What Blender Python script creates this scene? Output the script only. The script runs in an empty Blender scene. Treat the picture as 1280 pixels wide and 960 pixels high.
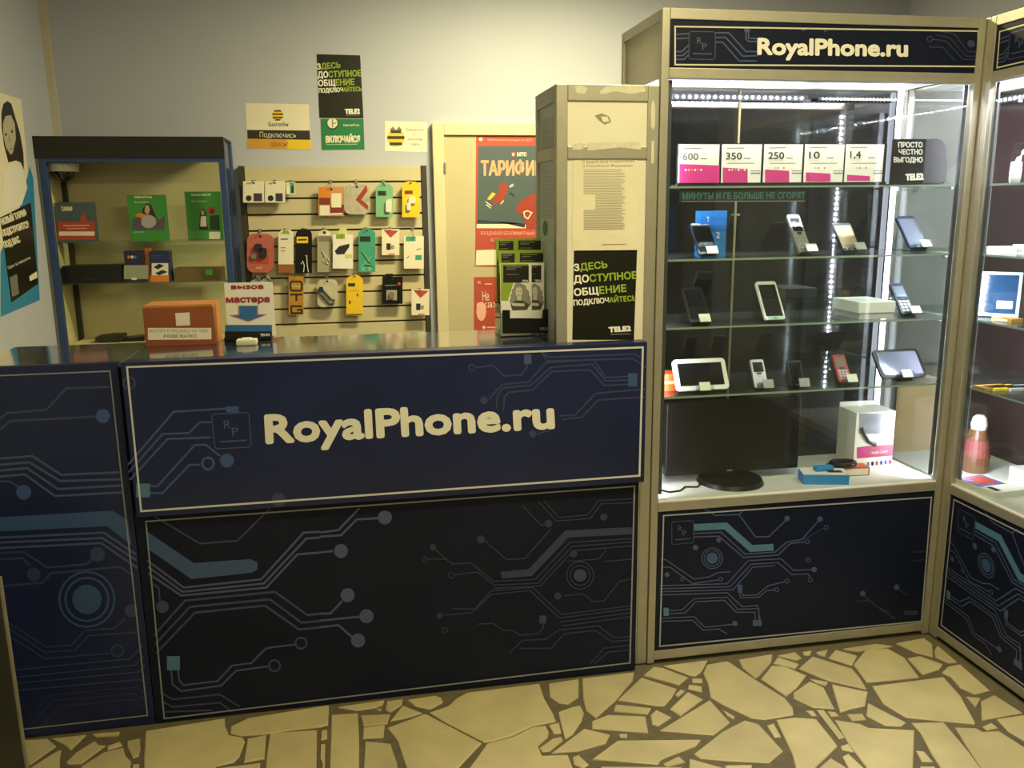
import bpy, bmesh, math, random
from mathutils import Vector as V, Matrix
random.seed(7)
SC = bpy.context.scene
COL = SC.collection

# ------------------------------------------------------------------ camera
F = 1065.0
YAW, PIT, ROL = (math.radians(a) for a in (-10.3888, -11.7134, -0.6120))
CAM = V((-0.11876, -2.39371, 1.48078))
FW = V((-math.sin(YAW) * math.cos(PIT), math.cos(YAW) * math.cos(PIT), math.sin(PIT)))
_r = V((math.cos(YAW), math.sin(YAW), 0)); _u = _r.cross(FW)
RT = _r * math.cos(ROL) + _u * math.sin(ROL)
UP = -_r * math.sin(ROL) + _u * math.cos(ROL)
cd = bpy.data.cameras.new('camera'); cam = bpy.data.objects.new('camera', cd); COL.objects.link(cam)
cd.sensor_fit = 'HORIZONTAL'; cd.sensor_width = 36.0; cd.lens = 36.0 * F / 1280.0; cd.clip_start = 0.02
m = Matrix((RT, UP, -FW)).transposed().to_4x4(); m.translation = CAM; cam.matrix_world = m
SC.camera = cam

# ------------------------------------------------------------------ world, exposure
SC.view_settings.view_transform = 'Standard'; SC.view_settings.look = 'None'
SC.view_settings.gamma = 1.0; SC.view_settings.use_curve_mapping = False
SC.view_settings.exposure = 0.0
w = bpy.data.worlds.new('world'); SC.world = w; w.use_nodes = True
w.node_tree.nodes['Background'].inputs[0].default_value = (0.05, 0.05, 0.05, 1)
w.node_tree.nodes['Background'].inputs[1].default_value = 0.3

WARM = (1.0, 0.87, 0.46)
LAMP_BACK = 71.0     # lamp over the seller's side
LAMP_ROOM = 43.0     # each lamp over the customers' side
LED = 950.0           # strength of the LED strips
YB = 2.2; XL = -1.508; XR = 3.0; YF = -4.6; ZC = 2.75

# ------------------------------------------------------------------ pixel -> point
def ray(px, py): return FW + RT * ((px - 640) / F) + UP * ((480 - py) / F)
def on(ax, px, py, v):
    d = ray(px, py); return CAM + d * ((v - CAM[ax]) / d[ax])
def pix(ax, v, crop=(0, 0, 1)):
    x0, y0, s = crop
    return lambda x, y: on(ax, x0 + x / s, y0 + y / s, v)

# ------------------------------------------------------------------ materials
def lin(h):
    if isinstance(h, tuple): return h
    c = [int(h[i:i + 2], 16) / 255 for i in (0, 2, 4)]
    return tuple((x / 12.92 if x <= .04045 else ((x + .055) / 1.055) ** 2.4) for x in c)
MATS = {}
def M(name, col='808080', rough=.5, metal=0., spec=.5, noise=None, bump=0., emit=0., rnd=0., coat=0., nscale=None):
    if name in MATS: return MATS[name]
    mt = bpy.data.materials.new(name); mt.use_nodes = True; nt = mt.node_tree
    b = nt.nodes['Principled BSDF']; c = lin(col)
    b.inputs['Base Color'].default_value = (*c, 1); b.inputs['Roughness'].default_value = rough
    b.inputs['Metallic'].default_value = metal; b.inputs['Specular IOR Level'].default_value = spec
    b.inputs['Coat Weight'].default_value = coat; b.inputs['Coat Roughness'].default_value = .08
    if emit:
        b.inputs['Emission Color'].default_value = (*c, 1); b.inputs['Emission Strength'].default_value = emit
    last = None
    if noise or rnd:
        tc = nt.nodes.new('ShaderNodeTexCoord'); n = nt.nodes.new('ShaderNodeTexNoise')
        geo = nt.nodes.new('ShaderNodeNewGeometry')
        nt.links.new(geo.outputs['Position'], n.inputs['Vector'])
        sc, amt = noise or (4, .1)
        n.inputs['Scale'].default_value = sc; n.inputs['Detail'].default_value = 5
        hsv = nt.nodes.new('ShaderNodeHueSaturation'); hsv.inputs['Color'].default_value = (*c, 1)
        mr = nt.nodes.new('ShaderNodeMapRange'); mr.inputs[1].default_value = .25; mr.inputs[2].default_value = .75
        mr.inputs[3].default_value = 1 - amt; mr.inputs[4].default_value = 1 + amt
        nt.links.new(n.outputs['Fac'], mr.inputs[0]); last = mr.outputs[0]
        if rnd:
            oi = nt.nodes.new('ShaderNodeObjectInfo'); m2 = nt.nodes.new('ShaderNodeMapRange')
            m2.inputs[3].default_value = 1 - rnd; m2.inputs[4].default_value = 1 + rnd
            nt.links.new(oi.outputs['Random'], m2.inputs[0])
            mu = nt.nodes.new('ShaderNodeMath'); mu.operation = 'MULTIPLY'
            nt.links.new(last, mu.inputs[0]); nt.links.new(m2.outputs[0], mu.inputs[1]); last = mu.outputs[0]
        nt.links.new(last, hsv.inputs['Value']); nt.links.new(hsv.outputs[0], b.inputs['Base Color'])
        if bump:
            bp = nt.nodes.new('ShaderNodeBump'); bp.inputs['Strength'].default_value = bump; bp.inputs['Distance'].default_value = .004
            nt.links.new(n.outputs['Fac'], bp.inputs['Height']); nt.links.new(bp.outputs[0], b.inputs['Normal'])
    MATS[name] = mt; return mt
def glass(name, tint='f4f8f6', ior=1.45, haze=0.):
    if name in MATS: return MATS[name]
    mt = bpy.data.materials.new(name); mt.use_nodes = True; nt = mt.node_tree; nt.nodes.remove(nt.nodes['Principled BSDF'])
    tr = nt.nodes.new('ShaderNodeBsdfTransparent'); gl = nt.nodes.new('ShaderNodeBsdfGlossy'); lw_ = nt.nodes.new('ShaderNodeLayerWeight'); pw_ = nt.nodes.new('ShaderNodeMath'); fr = nt.nodes.new('ShaderNodeMapRange')
    mx = nt.nodes.new('ShaderNodeMixShader'); tr.inputs[0].default_value = (*lin(tint), 1)
    gl.inputs['Roughness'].default_value = .02; lw_.inputs[0].default_value = .5; pw_.operation = 'POWER'; pw_.inputs[1].default_value = 5.0
    f0 = ((ior - 1) / (ior + 1)) ** 2; fr.inputs[3].default_value = f0; fr.inputs[4].default_value = 1.0
    nt.links.new(lw_.outputs['Facing'], pw_.inputs[0]); nt.links.new(pw_.outputs[0], fr.inputs[0])   # Schlick reflection, the same from both sides of a pane
    nt.links.new(fr.outputs[0], mx.inputs[0]); nt.links.new(tr.outputs[0], mx.inputs[1]); nt.links.new(gl.outputs[0], mx.inputs[2])
    out = mx.outputs[0]
    if haze:                                  # added diffuse share: a veiling haze that lifts the blacks behind the pane
        df = nt.nodes.new('ShaderNodeBsdfDiffuse'); df.inputs[0].default_value = (.75, .75, .75, 1); m2 = nt.nodes.new('ShaderNodeMixShader')
        geo = nt.nodes.new('ShaderNodeNewGeometry'); n = nt.nodes.new('ShaderNodeTexNoise'); n.inputs['Scale'].default_value = 5; n.inputs['Detail'].default_value = 6
        mr = nt.nodes.new('ShaderNodeMapRange'); mr.inputs[3].default_value = haze * .5; mr.inputs[4].default_value = haze * 1.5
        nt.links.new(geo.outputs['Position'], n.inputs['Vector']); nt.links.new(n.outputs['Fac'], mr.inputs[0]); nt.links.new(mr.outputs[0], m2.inputs[0])
        nt.links.new(out, m2.inputs[1]); nt.links.new(df.outputs[0], m2.inputs[2]); out = m2.outputs[0]
    nt.links.new(out, nt.nodes['Material Output'].inputs[0]); MATS[name] = mt; return mt

ALU = M('anodised aluminium', 'aaa698', .42, .55, noise=(30, .05))
NAVY = M('navy print', '20284c', .3, spec=.25, noise=(2.2, .25), coat=.06)
NAVY2 = M('dark navy print', '161b2e', .4, spec=.15, noise=(2.2, .2))
PALE = M('pale print line', 'c6c6c8', .4)
SLATE = M('slate trace', '434f76', .35); SLATE2 = M('dim slate trace', '343e62', .35); SLATE3 = M('faint trace', '273050', .35)
TEAL = M('teal trace', '4a7290', .35); TEAL2 = M('dim teal trace', '35507e', .35); BLUET = M('blue trace', '3a5088', .35)
WHITE = M('white paper', 'e9e7df', .6); CREAM = M('cream paper', 'e6e0cc', .6)
BLACK = M('black print', '101010', .5); BLK = M('black plastic', '0b0b0c', .35); GREYT = M('grey text', '77746c', .6)
CLEAR = glass('clear acrylic', 'eef4f2'); PANE = glass('hazy pane', 'f6f9f7', 1.5, .007); SHELFG = glass('shelf glass', 'eef6f2', 1.5, .02)
LEDM = M('led diode', 'f2f0ff', .5, emit=LED)
LIME = M('lime print', '8fa834', .5); GREEN = M('green print', '1d7a4a', .5); RED = M('red print', 'b2493a', .5)
PINK = M('magenta print', 'c8317f', .5); YELL = M('yellow print', 'e9c42a', .5); ORAN = M('orange print', 'd9822a', .5)

# ------------------------------------------------------------------ object helpers
BASE = {}
def tag(o, label=None, cat=None, group=None, kind=None):
    if label: o['label'] = label
    if cat: o['category'] = cat
    if group: o['group'] = group
    if kind: o['kind'] = kind
    return o
def mesh_obj(name, bm, mats, parent=None):
    """bm holds world coordinates; with a parent the child shares the parent's base"""
    mats = mats if isinstance(mats, (list, tuple)) else [mats]
    bmesh.ops.recalc_face_normals(bm, faces=bm.faces)
    me = bpy.data.meshes.new(name)
    if parent is None:
        xs = [v.co for v in bm.verts]
        base = V(((min(p.x for p in xs) + max(p.x for p in xs)) / 2, (min(p.y for p in xs) + max(p.y for p in xs)) / 2, min(p.z for p in xs)))
    else: base = BASE[parent.name]
    for v in bm.verts: v.co -= base
    bm.to_mesh(me); bm.free()
    for mt in mats: me.materials.append(mt)
    o = bpy.data.objects.new(name, me); COL.objects.link(o)
    if parent is None: o.location = base
    else: o.parent = parent
    BASE[o.name] = base
    return o
def thing(name, label, cat, loc, group=None):
    o = bpy.data.objects.new(name, None); COL.objects.link(o); o.location = loc; o.empty_display_size = .05
    BASE[o.name] = V(loc); return tag(o, label, cat, group)
def local_thing(name, label, cat, loc, rz=0, group=None):
    o = thing(name, label, cat, loc, group); o.rotation_euler[2] = rz; BASE[o.name] = V((0, 0, 0)); return o
def box(bm, x0, x1, y0, y1, z0, z1, bev=0, mi=0):
    r = bmesh.ops.create_cube(bm, size=1, matrix=Matrix.Translation(((x0 + x1) / 2, (y0 + y1) / 2, (z0 + z1) / 2)) @ Matrix.Diagonal((abs(x1 - x0), abs(y1 - y0), abs(z1 - z0), 1)))
    fs = set(f for v in r['verts'] for f in v.link_faces)
    for f in fs: f.material_index = mi
    if bev:
        es = set(e for v in r['verts'] for e in v.link_edges)
        bmesh.ops.bevel(bm, geom=list(es), offset=bev, segments=2, affect='EDGES', profile=.6)
    return bm
def bx(name, mat, parent, *a, bev=0): return mesh_obj(name, box(bmesh.new(), *a, bev=bev), mat, parent)
def prism(bm, pts, d, mi=0):
    a = [bm.verts.new(p) for p in pts]; b = [bm.verts.new(V(p) + V(d)) for p in pts]; n = len(pts)
    fs = [bm.faces.new(a), bm.faces.new(b[::-1])] + [bm.faces.new((a[i], b[i], b[(i + 1) % n], a[(i + 1) % n])) for i in range(n)]
    for f in fs: f.material_index = mi
    return bm
def cyl(bm, c, r, h, axis='z', seg=20, r2=None):
    rot = {'z': Matrix(), 'x': Matrix.Rotation(math.pi / 2, 4, 'Y'), 'y': Matrix.Rotation(math.pi / 2, 4, 'X')}[axis]
    bmesh.ops.create_cone(bm, cap_ends=True, segments=seg, radius1=r, radius2=r if r2 is None else r2, depth=h, matrix=Matrix.Translation(c) @ rot); return bm
def tube(bm, pts, r, seg=8, closed=False):
    pts = [V(p) for p in pts]; n = len(pts); rings = []
    for i, p in enumerate(pts):
        a = pts[i - 1] if (i or closed) else p; b = pts[(i + 1) % n] if (i < n - 1 or closed) else p
        t = (b - a).normalized(); s = t.cross(V((0, 0, 1)) if abs(t.z) < .9 else V((1, 0, 0))).normalized(); q = t.cross(s)
        rings.append([bm.verts.new(p + (s * math.cos(k * 2 * math.pi / seg) + q * math.sin(k * 2 * math.pi / seg)) * r) for k in range(seg)])
    for i in range(n if closed else n - 1):
        A, B = rings[i], rings[(i + 1) % n]
        for k in range(seg): bm.faces.new((A[k], A[(k + 1) % seg], B[(k + 1) % seg], B[k]))
    if not closed: bm.faces.new(rings[0][::-1]); bm.faces.new(rings[-1])
    return bm
def rrect(x0, y0, x1, y1, r, k=4):
    o = []
    for cx, cy, a0 in ((x1 - r, y1 - r, 0), (x0 + r, y1 - r, 90), (x0 + r, y0 + r, 180), (x1 - r, y0 + r, 270)):
        for i in range(k + 1):
            a = math.radians(a0 + 90 * i / k); o.append((cx + r * math.cos(a), cy + r * math.sin(a)))
    return o

# ------------------------------------------------------------------ flat print
_tc = {}
def glyphs(s):
    if s not in _tc:
        c = bpy.data.curves.new('t', 'FONT'); c.body = s; c.resolution_u = 3
        o = bpy.data.objects.new('t', c); me = bpy.data.meshes.new_from_object(o)
        _tc[s] = ([(v.co.x, v.co.y) for v in me.vertices], [tuple(p.vertices) for p in me.polygons])
        bpy.data.objects.remove(o); bpy.data.meshes.remove(me); bpy.data.curves.remove(c)
    return _tc[s]
CAP = max(y for x, y in glyphs('H')[0])
class Ink:
    """flat print on a surface: T maps source (x, y) to a point, n is the way the surface faces"""
    def __init__(s, T, n, ys=-1, off=.0004):
        s.T, s.n, s.ys, s.o = T, V(n).normalized(), ys, off; s.bm = bmesh.new(); s.mats = []
    def mi(s, m):
        if m not in s.mats: s.mats.append(m)
        return s.mats.index(m)
    def poly(s, pts, m, step=True):
        if step: s.o += .00006
        vs = [s.bm.verts.new(s.T(*p) + s.n * s.o) for p in pts]
        f = s.bm.faces.new(vs); f.material_index = s.mi(m); return s
    def rect(s, x0, y0, x1, y1, m): return s.poly([(x0, y0), (x1, y0), (x1, y1), (x0, y1)], m)
    def disc(s, x, y, r, m, ry=None, k=18):
        ry = ry or r; return s.poly([(x + r * math.cos(2 * math.pi * i / k), y + ry * math.sin(2 * math.pi * i / k)) for i in range(k)], m)
    def line(s, pts, w, m, close=False):
        s.o += .00003; P = [V(p) for p in pts]; n = len(P); L = []
        for i in range(n):
            a = P[i - 1] if (i or close) else None; b = P[(i + 1) % n] if (i < n - 1 or close) else None
            d1 = (P[i] - a).normalized() if a is not None else None; d2 = (b - P[i]).normalized() if b is not None else None
            if d1 is None: d1 = d2
            if d2 is None: d2 = d1
            n1 = V((-d1.y, d1.x)); n2 = V((-d2.y, d2.x)); q = n1 + n2
            q = q.normalized() if q.length > 1e-6 else n1
            q = q * (w / 2 / max(.4, q.dot(n1)))
            L.append([s.bm.verts.new(s.T(*(P[i] + q)) + s.n * s.o), s.bm.verts.new(s.T(*(P[i] - q)) + s.n * s.o)])
        for i in range(n if close else n - 1):
            A, B = L[i], L[(i + 1) % n]; f = s.bm.faces.new((A[0], A[1], B[1], B[0])); f.material_index = s.mi(m)
        return s
    def ring(s, x, y, r, w, m, ry=None, k=20):
        ry = ry or r; return s.line([(x + r * math.cos(2 * math.pi * i / k), y + ry * math.sin(2 * math.pi * i / k)) for i in range(k)], w, m, True)
    def text(s, body, bl, br, h, m, bold=0, pre='', full=None):
        """baseline from bl to br holds `full` (default body); pre = the characters before body"""
        full = full or body; fv = glyphs(full)[0]; fx0 = min(v[0] for v in fv); fx1 = max(v[0] for v in fv)
        vs, fs = glyphs(body); bx1 = max(v[0] for v in vs)
        dx = (max(v[0] for v in glyphs(pre + body)[0]) - bx1) if pre else 0
        a, b = V(bl), V(br); ux = (b - a) / (fx1 - fx0); e = (b - a).normalized(); up = V((-e.y, e.x)) * (1 if s.ys > 0 else -1) * (h / CAP)
        offs = [(0, 0)] + ([(bold * h * math.cos(t), bold * h * math.sin(t)) for t in [i * math.pi / 4 for i in range(8)]] if bold else [])
        mi = s.mi(m)
        for ox, oy in offs:
            s.o += .00002
            vv = []
            for x, y in vs:
                p = a + ux * (x + dx - fx0) + up * y + V((ox, oy)); vv.append(s.bm.verts.new(s.T(*p) + s.n * s.o))
            for f in fs:
                try: s.bm.faces.new([vv[i] for i in f]).material_index = mi
                except ValueError: pass
        return s
    def build(s, name, parent):
        """few marks become parts of their own, many stay one printed layer"""
        base = BASE[parent.name]
        for v in s.bm.verts: v.co -= base
        s.bm.faces.index_update(); seen = set(); isl = []
        for f in s.bm.faces:
            if f in seen: continue
            st = [f]; seen.add(f); c = []
            while st:
                g = st.pop(); c.append(g)
                for e in g.edges:
                    for h in e.link_faces:
                        if h not in seen: seen.add(h); st.append(h)
            isl.append(c)
        groups = isl if len(isl) <= 4 else [list(s.bm.faces)]
        for fs in groups:
            me = bpy.data.meshes.new(name); vs = []; ix = {}; pf = []; mi = []
            for f in fs:
                for v in f.verts:
                    if v not in ix: ix[v] = len(vs); vs.append(tuple(v.co))
                pf.append([ix[v] for v in f.verts]); mi.append(f.material_index)
            me.from_pydata(vs, [], pf)
            for mt in s.mats: me.materials.append(mt)
            me.polygons.foreach_set('material_index', mi)
            o = bpy.data.objects.new(name, me); COL.objects.link(o); o.parent = parent; BASE[o.name] = base
        s.bm.free(); return o
def unit(o, ux, vy): return lambda x, y: V(o) + V(ux) * x + V(vy) * y     # card coordinates, y up
NY = (0, -1, 0)

# ================================================================== the room
def struct(name, bm, mat): return tag(mesh_obj(name, bm, mat), kind='structure')
WALL = M('painted wall', 'b7bccd', .8, noise=(1.5, .05))
flo = struct('floor', box(bmesh.new(), XL, XR, YF, YB, -.105, -.005), M('grout', '5f563f', .85, noise=(30, .2)))
struct('wall_back', box(bmesh.new(), XL - .1, XR + .1, YB, YB + .1, -.1, ZC), WALL)
wall_left = struct('wall_left', box(bmesh.new(), XL - .1, XL, YF, YB, -.1, ZC), WALL)
struct('wall_right', box(bmesh.new(), XR, XR + .1, YF, YB, -.1, ZC), WALL)
struct('wall_front', box(bmesh.new(), XL - .1, XR + .1, YF - .1, YF, -.1, ZC), M('shop wall dark', '5a554c', .8, noise=(1.5, .1)))
struct('ceiling', box(bmesh.new(), XL - .1, XR + .1, YF - .1, YB + .1, ZC, ZC + .1), M('ceiling paint', 'd8d5cc', .8, noise=(2, .04)))
struct('trim_1', box(bmesh.new(), XL, XL + .035, YB - .012, YB, 0, ZC), M('cream trim', 'c9c3ad', .6, noise=(6, .05)))

# lamps of the shop
def ceiling_lamp(label, x, y, sx, sy, power):
    t = thing('ceiling_lamp', label, 'lamp', (x, y, ZC - .09))
    bx('housing', M('lamp housing', 'dcdcd6', .5, noise=(8, .03)), t, x - sx / 2, x + sx / 2, y - sy / 2, y + sy / 2, ZC - .05, ZC, bev=.008)
    bx('diffuser', M('lamp diffuser', (1, .87, .46), .5, emit=6), t, x - sx / 2 + .02, x + sx / 2 - .02, y - sy / 2 + .02, y + sy / 2 - .02, ZC - .085, ZC - .05, bev=.006)
    ld = bpy.data.lights.new('lamp light', 'AREA'); ld.shape = 'RECTANGLE'; ld.size = sx - .05; ld.size_y = sy - .05; ld.energy = power; ld.color = WARM
    lo = bpy.data.objects.new('lamp_light', ld); COL.objects.link(lo); lo.parent = t; lo.location = (0, 0, -.005)
ceiling_lamp('warm ceiling lamp over the back wall behind the counter', .85, 1.12, .6, .2, LAMP_BACK)
ceiling_lamp('warm ceiling lamp over the floor before the counter', .85, -1.1, 1.2, .2, LAMP_ROOM)
ceiling_lamp('warm ceiling lamp by the shop entrance wall', .55, -3.4, 1.2, .2, LAMP_ROOM)

# ------------------------------------------------------------------ broken stone floor
STONE = M('cream marble stone', 'b6a97d', .55, noise=(7, .14), bump=.25, rnd=.08)
FC = {1: (20, 860, 6.4), 2: (200, 860, 6.4), 3: (380, 860, 6.4), 4: (560, 820, 5.333), 5: (740, 820, 5.333), 6: (900, 790, 5.333), 7: (1080, 780, 5.335), 8: (940, 860, 6.4), 0: (0, 0, 1)}
STONES = [
 (1, '35,415 250,400 320,460 200,545 110,610 45,600'), (1, '285,400 560,370 500,430 435,490 390,450'), (1, '110,635 330,500 360,490 350,560 345,760 110,760'),
 (1, '400,590 480,510 630,420 660,450 715,455 640,510 520,600 420,605'), (1, '610,365 830,345 820,375 640,385'), (1, '730,460 830,425 850,455 730,490'),
 (1, '890,420 990,395 995,480 980,540 935,555 890,470'), (1, '520,625 700,510 855,470 875,540 920,585 890,760 500,760'), (1, '935,605 985,600 985,690 925,690'),
 (0, '182,913 281,897 281,906 286,918 303,921 306,926 299,945 292,952 270,957 260,985 180,985 180,945'),
 (0, '289,907 310,897 411,881 411,889 410,905 400,908 370,911 330,917 300,919 288,916'), (2, '700,400 850,370 835,560 670,590'),
 (2, '880,355 1255,330 1250,640 1245,800 830,800 850,560'), (2, '440,640 800,595 800,760 430,760'),
 (3, '140,335 185,325 185,400 135,410'), (3, '135,445 170,440 165,760 145,760 150,600 130,560'), (3, '220,210 430,195 440,400 440,780 200,780 215,400'),
 (3, '455,215 690,205 665,280 475,300'), (3, '475,310 645,290 635,390 470,400'), (3, '490,420 690,440 745,600 750,780 470,780'),
 (3, '270,150 640,95 630,130 560,155 420,175'), (3, '665,100 790,85 780,130 690,190 650,170'), (3, '570,165 620,158 615,185'), (3, '690,260 790,135 945,195 820,235'),
 (3, '830,90 1050,55 1100,75 1110,110 1040,150 1000,165 890,140'), (0, '484,909 530,892 533,892 602,928 572,960 556,985 517,985 505,950 497,925'),
 (0, '537,890 560,882 571,872 584,865 674,854 680,872 691,891 695,901 665,907 640,919 616,926 605,927 560,904'),
 (4, '260,580 430,535 560,470 650,460 670,500 665,540 600,600 630,670 800,660 830,740 850,860 60,860'), (4, '670,180 870,150 870,270 800,318 740,310 680,270'),
 (4, '895,145 1240,105 1230,160 1110,300 985,410 920,360 900,280'), (4, '735,370 830,335 880,325 905,375 890,430 830,520 780,550 755,460'),
 (4, '670,455 740,440 755,510 705,515'), (4, '610,610 700,545 755,535 765,560 680,630 630,635'), (4, '690,645 910,480 1080,520 1050,580 870,630'),
 (4, '830,670 870,655 940,720 900,745 840,720'), (5, '170,290 330,140 565,215 530,275 480,330 440,330'), (5, '345,125 410,68 470,75 640,140 580,190'),
 (5, '480,62 770,25 730,100 690,130 650,125'), (5, '668,145 735,148 735,175 668,172'), (5, '645,188 730,198 735,238 640,215'), (5, '555,255 590,220 622,228 575,268'),
 (5, '520,350 640,235 740,285 590,395'), (5, '145,350 160,320 395,345 370,385 150,365'), (5, '0,430 110,388 355,400 375,510 0,480'), (5, '390,390 430,355 530,405 440,465 400,450'),
 (5, '450,495 785,290 920,440 810,525'), (5, '0,685 170,560 725,555 690,600 500,670 460,690 440,720'), (5, '475,715 580,665 625,705 500,735'),
 (0, '879,841 884,830 907,826 910,826 943,848 981,872 991,884 992,893 956,899 939,897 903,880 888,871 885,854'), (5, '680,650 870,500 1020,425 1110,450 1275,630 1180,710 890,695 720,680'),
 (5, '870,355 950,400 945,420 900,395'), (5, '1165,460 1210,445 1260,535 1215,540'), (5, '175,515 235,515 235,540 185,538'), (5, '650,680 870,740 900,860 640,860'),
 (5, '885,725 1065,720 1070,860 920,860'), (5, '60,735 600,738 600,860 60,860'), (6, '125,180 350,145 340,200 260,290 235,305 150,235'), (6, '385,155 500,130 545,170 510,185'),
 (6, '355,205 385,165 525,210 500,240 400,215'), (6, '275,310 345,220 430,225 575,285 510,370 440,425'), (6, '525,240 615,160 880,240 930,300 980,380 720,320'),
 (6, '725,170 770,115 915,155 880,220'), (6, '550,130 610,122 600,150 560,150'), (6, '640,130 720,115 700,160 650,145'), (6, '490,400 600,325 690,365 765,510 620,500 490,440'),
 (6, '600,310 720,330 705,355 640,335'), (6, '745,345 985,395 965,490 870,510 800,535 770,430'), (6, '570,520 620,520 645,555 610,555'), (6, '640,515 690,515 830,700 790,710'),
 (6, '715,525 770,530 795,555 740,560'), (6, '845,545 950,540 975,580 880,590'), (0, '970,899 994,896 1020,898 1042,925 1047,932 1018,960 1010,985 1002,985 990,941'),
 (6, '985,470 1240,600 1210,625 1100,620 975,555'), (7, '55,410 530,350 640,470 740,650 740,665 280,620 130,530'), (0, '1067,830 1083,811 1110,810 1130,821 1149,846 1090,852 1083,852'),
 (6, '820,110 1040,75 1150,90 1090,105 920,125'), (0, '1043,899 1075,904 1086,909 1143,912 1141,960 1141,985 1094,985 1082,957 1060,928'), (8, '710,460 770,440 820,510 720,490'),
 (8, '720,545 770,520 900,640 940,780 850,780'), (8, '530,640 630,555 770,640 800,780 490,780'),
 (7, '215,125 400,90 455,130 460,215 340,185'), (7, '290,225 370,210 525,265 500,300 390,335'), (7, '470,170 490,140 620,250 560,255 475,215'),
 (7, '520,320 560,280 640,265 840,440 740,465 640,420 580,350'), (7, '680,480 780,490 745,555'), (7, '780,510 870,470 1060,590 785,640'), (7, '885,630 1090,600 1110,800 960,710'),
 (7, '315,655 530,650 700,850 780,960 830,1060 580,1060 450,860 380,730'), (7, '605,685 745,690 790,715 900,710 1090,830 1090,1060 850,1060 690,820'), (7, '790,680 850,655 895,690 820,705'),
 (7, '345,840 400,845 460,915 385,915'), (7, '375,945 470,945 530,1060 380,1060'), (5, '890,745 1060,745 1060,860 930,860')]
STONES.pop()
def stone(pts):
    """a slab with a slightly chamfered rim, its top at floor level"""
    bm = bmesh.new(); c = sum(pts, V((0, 0, 0))) / len(pts); n = len(pts)
    ins = [p + (c - p).normalized() * min(.004, (c - p).length * .2) for p in pts]
    lo = [bm.verts.new((p.x, p.y, -.006)) for p in pts]; mid = [bm.verts.new((p.x, p.y, -.0025)) for p in pts]; hi = [bm.verts.new((p.x, p.y, -.0005)) for p in ins]
    bm.faces.new(hi)
    for A, B in ((lo, mid), (mid, hi)):
        for i in range(n): bm.faces.new((A[i], A[(i + 1) % n], B[(i + 1) % n], B[i]))
    return mesh_obj('stone', bm, STONE, flo)
for k, s in STONES:
    T = pix(2, 0, FC[k]); P = []
    for q in s.split(): P.append(T(*(float(a) for a in q.split(','))))
    stone(P)
fr = [on(2, 0, 985, 0), on(2, 1280, 985, 0)]
def in_view(x, y): 
    d = V((x, y, 0)) - CAM; z = d.dot(FW)
    if z < .1: return False
    return -60 < 640 + F * d.dot(RT) / z < 1340 and 480 - F * d.dot(UP) / z < 990
gx, gy = 15, 11
G = [[V((XL + .02 + (XR - XL) * .62 * i / gx + (random.uniform(-.07, .07) if 0 < i < gx else 0), -2.6 + 2.6 * j / gy + (random.uniform(-.07, .07) if 0 < j < gy else 0), 0)) for j in range(gy + 1)] for i in range(gx + 1)]
for i in range(gx):
    for j in range(gy):
        q = [G[i][j], G[i + 1][j], G[i + 1][j + 1], G[i][j + 1]]; c = sum(q, V((0, 0, 0))) / 4
        if any(in_view(p.x, p.y) for p in q + [c]) or c.x > 1.7: continue
        stone([p + (c - p).normalized() * .008 for p in q])

# ================================================================== counter
ZT = 1.085
K1 = (0, 420, 3.2); K2 = (0, 660, 3.2); K3 = (140, 420, 3.5556); K4 = (480, 420, 3.5556); K5 = (400, 600, 3.0476)
def lines(ink, crop, base, items, col, w):
    """items in crop pixels, drawn in the pixel space of the ink (crop base)"""
    for s in items.split('|'):
        pts = []
        for q in s.split():
            x, y = (float(a) for a in q.split(',')); pts.append((crop[0] + x / crop[2], crop[1] + y / crop[2]))
        ink.line(pts, w, col)
def cp(crop, x, y): return (crop[0] + x / crop[2], crop[1] + y / crop[2])
def rdisc(ink, crop, items, col, ring=0, sx=1.0):
    for q in items.split():
        x, y, r = (float(a) for a in q.split(',')); X, Y = cp(crop, x, y)
        (ink.ring(X, Y, r / crop[2] - ring / 2, ring, col) if ring else ink.disc(X, Y, r / crop[2], col))
def crect(ink, crop, x0, y0, x1, y1, col): ink.rect(*cp(crop, x0, y0), *cp(crop, x1, y1), col)
def frame_line(ink, a, b, c, d, w, col): ink.line([a, b, c, d], w, col, True)
def logo(ink, a, b, c, d, col, fill):
    """rounded badge with the letters R and P; a..d are its corners clockwise from top left"""
    a, b, c, d = (V(p) for p in (a, b, c, d))
    def L(u, v): return tuple((a * (1 - u) + b * u) * (1 - v) + (d * (1 - u) + c * u) * v)
    pts = [L(*p) for p in rrect(0, 0, 1, 1, .1)]
    ink.poly(pts, fill); ink.line(pts, (b - a).length * .025, col, True)
    h = (d - a).length * .24
    ink.text('R', L(.3, .44), L(.49, .44), h, col); ink.text('P', L(.5, .66), L(.68, .66), h, col)
    ink.line([L(.15, .8), L(.88, .8)], h * .16, col)

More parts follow.
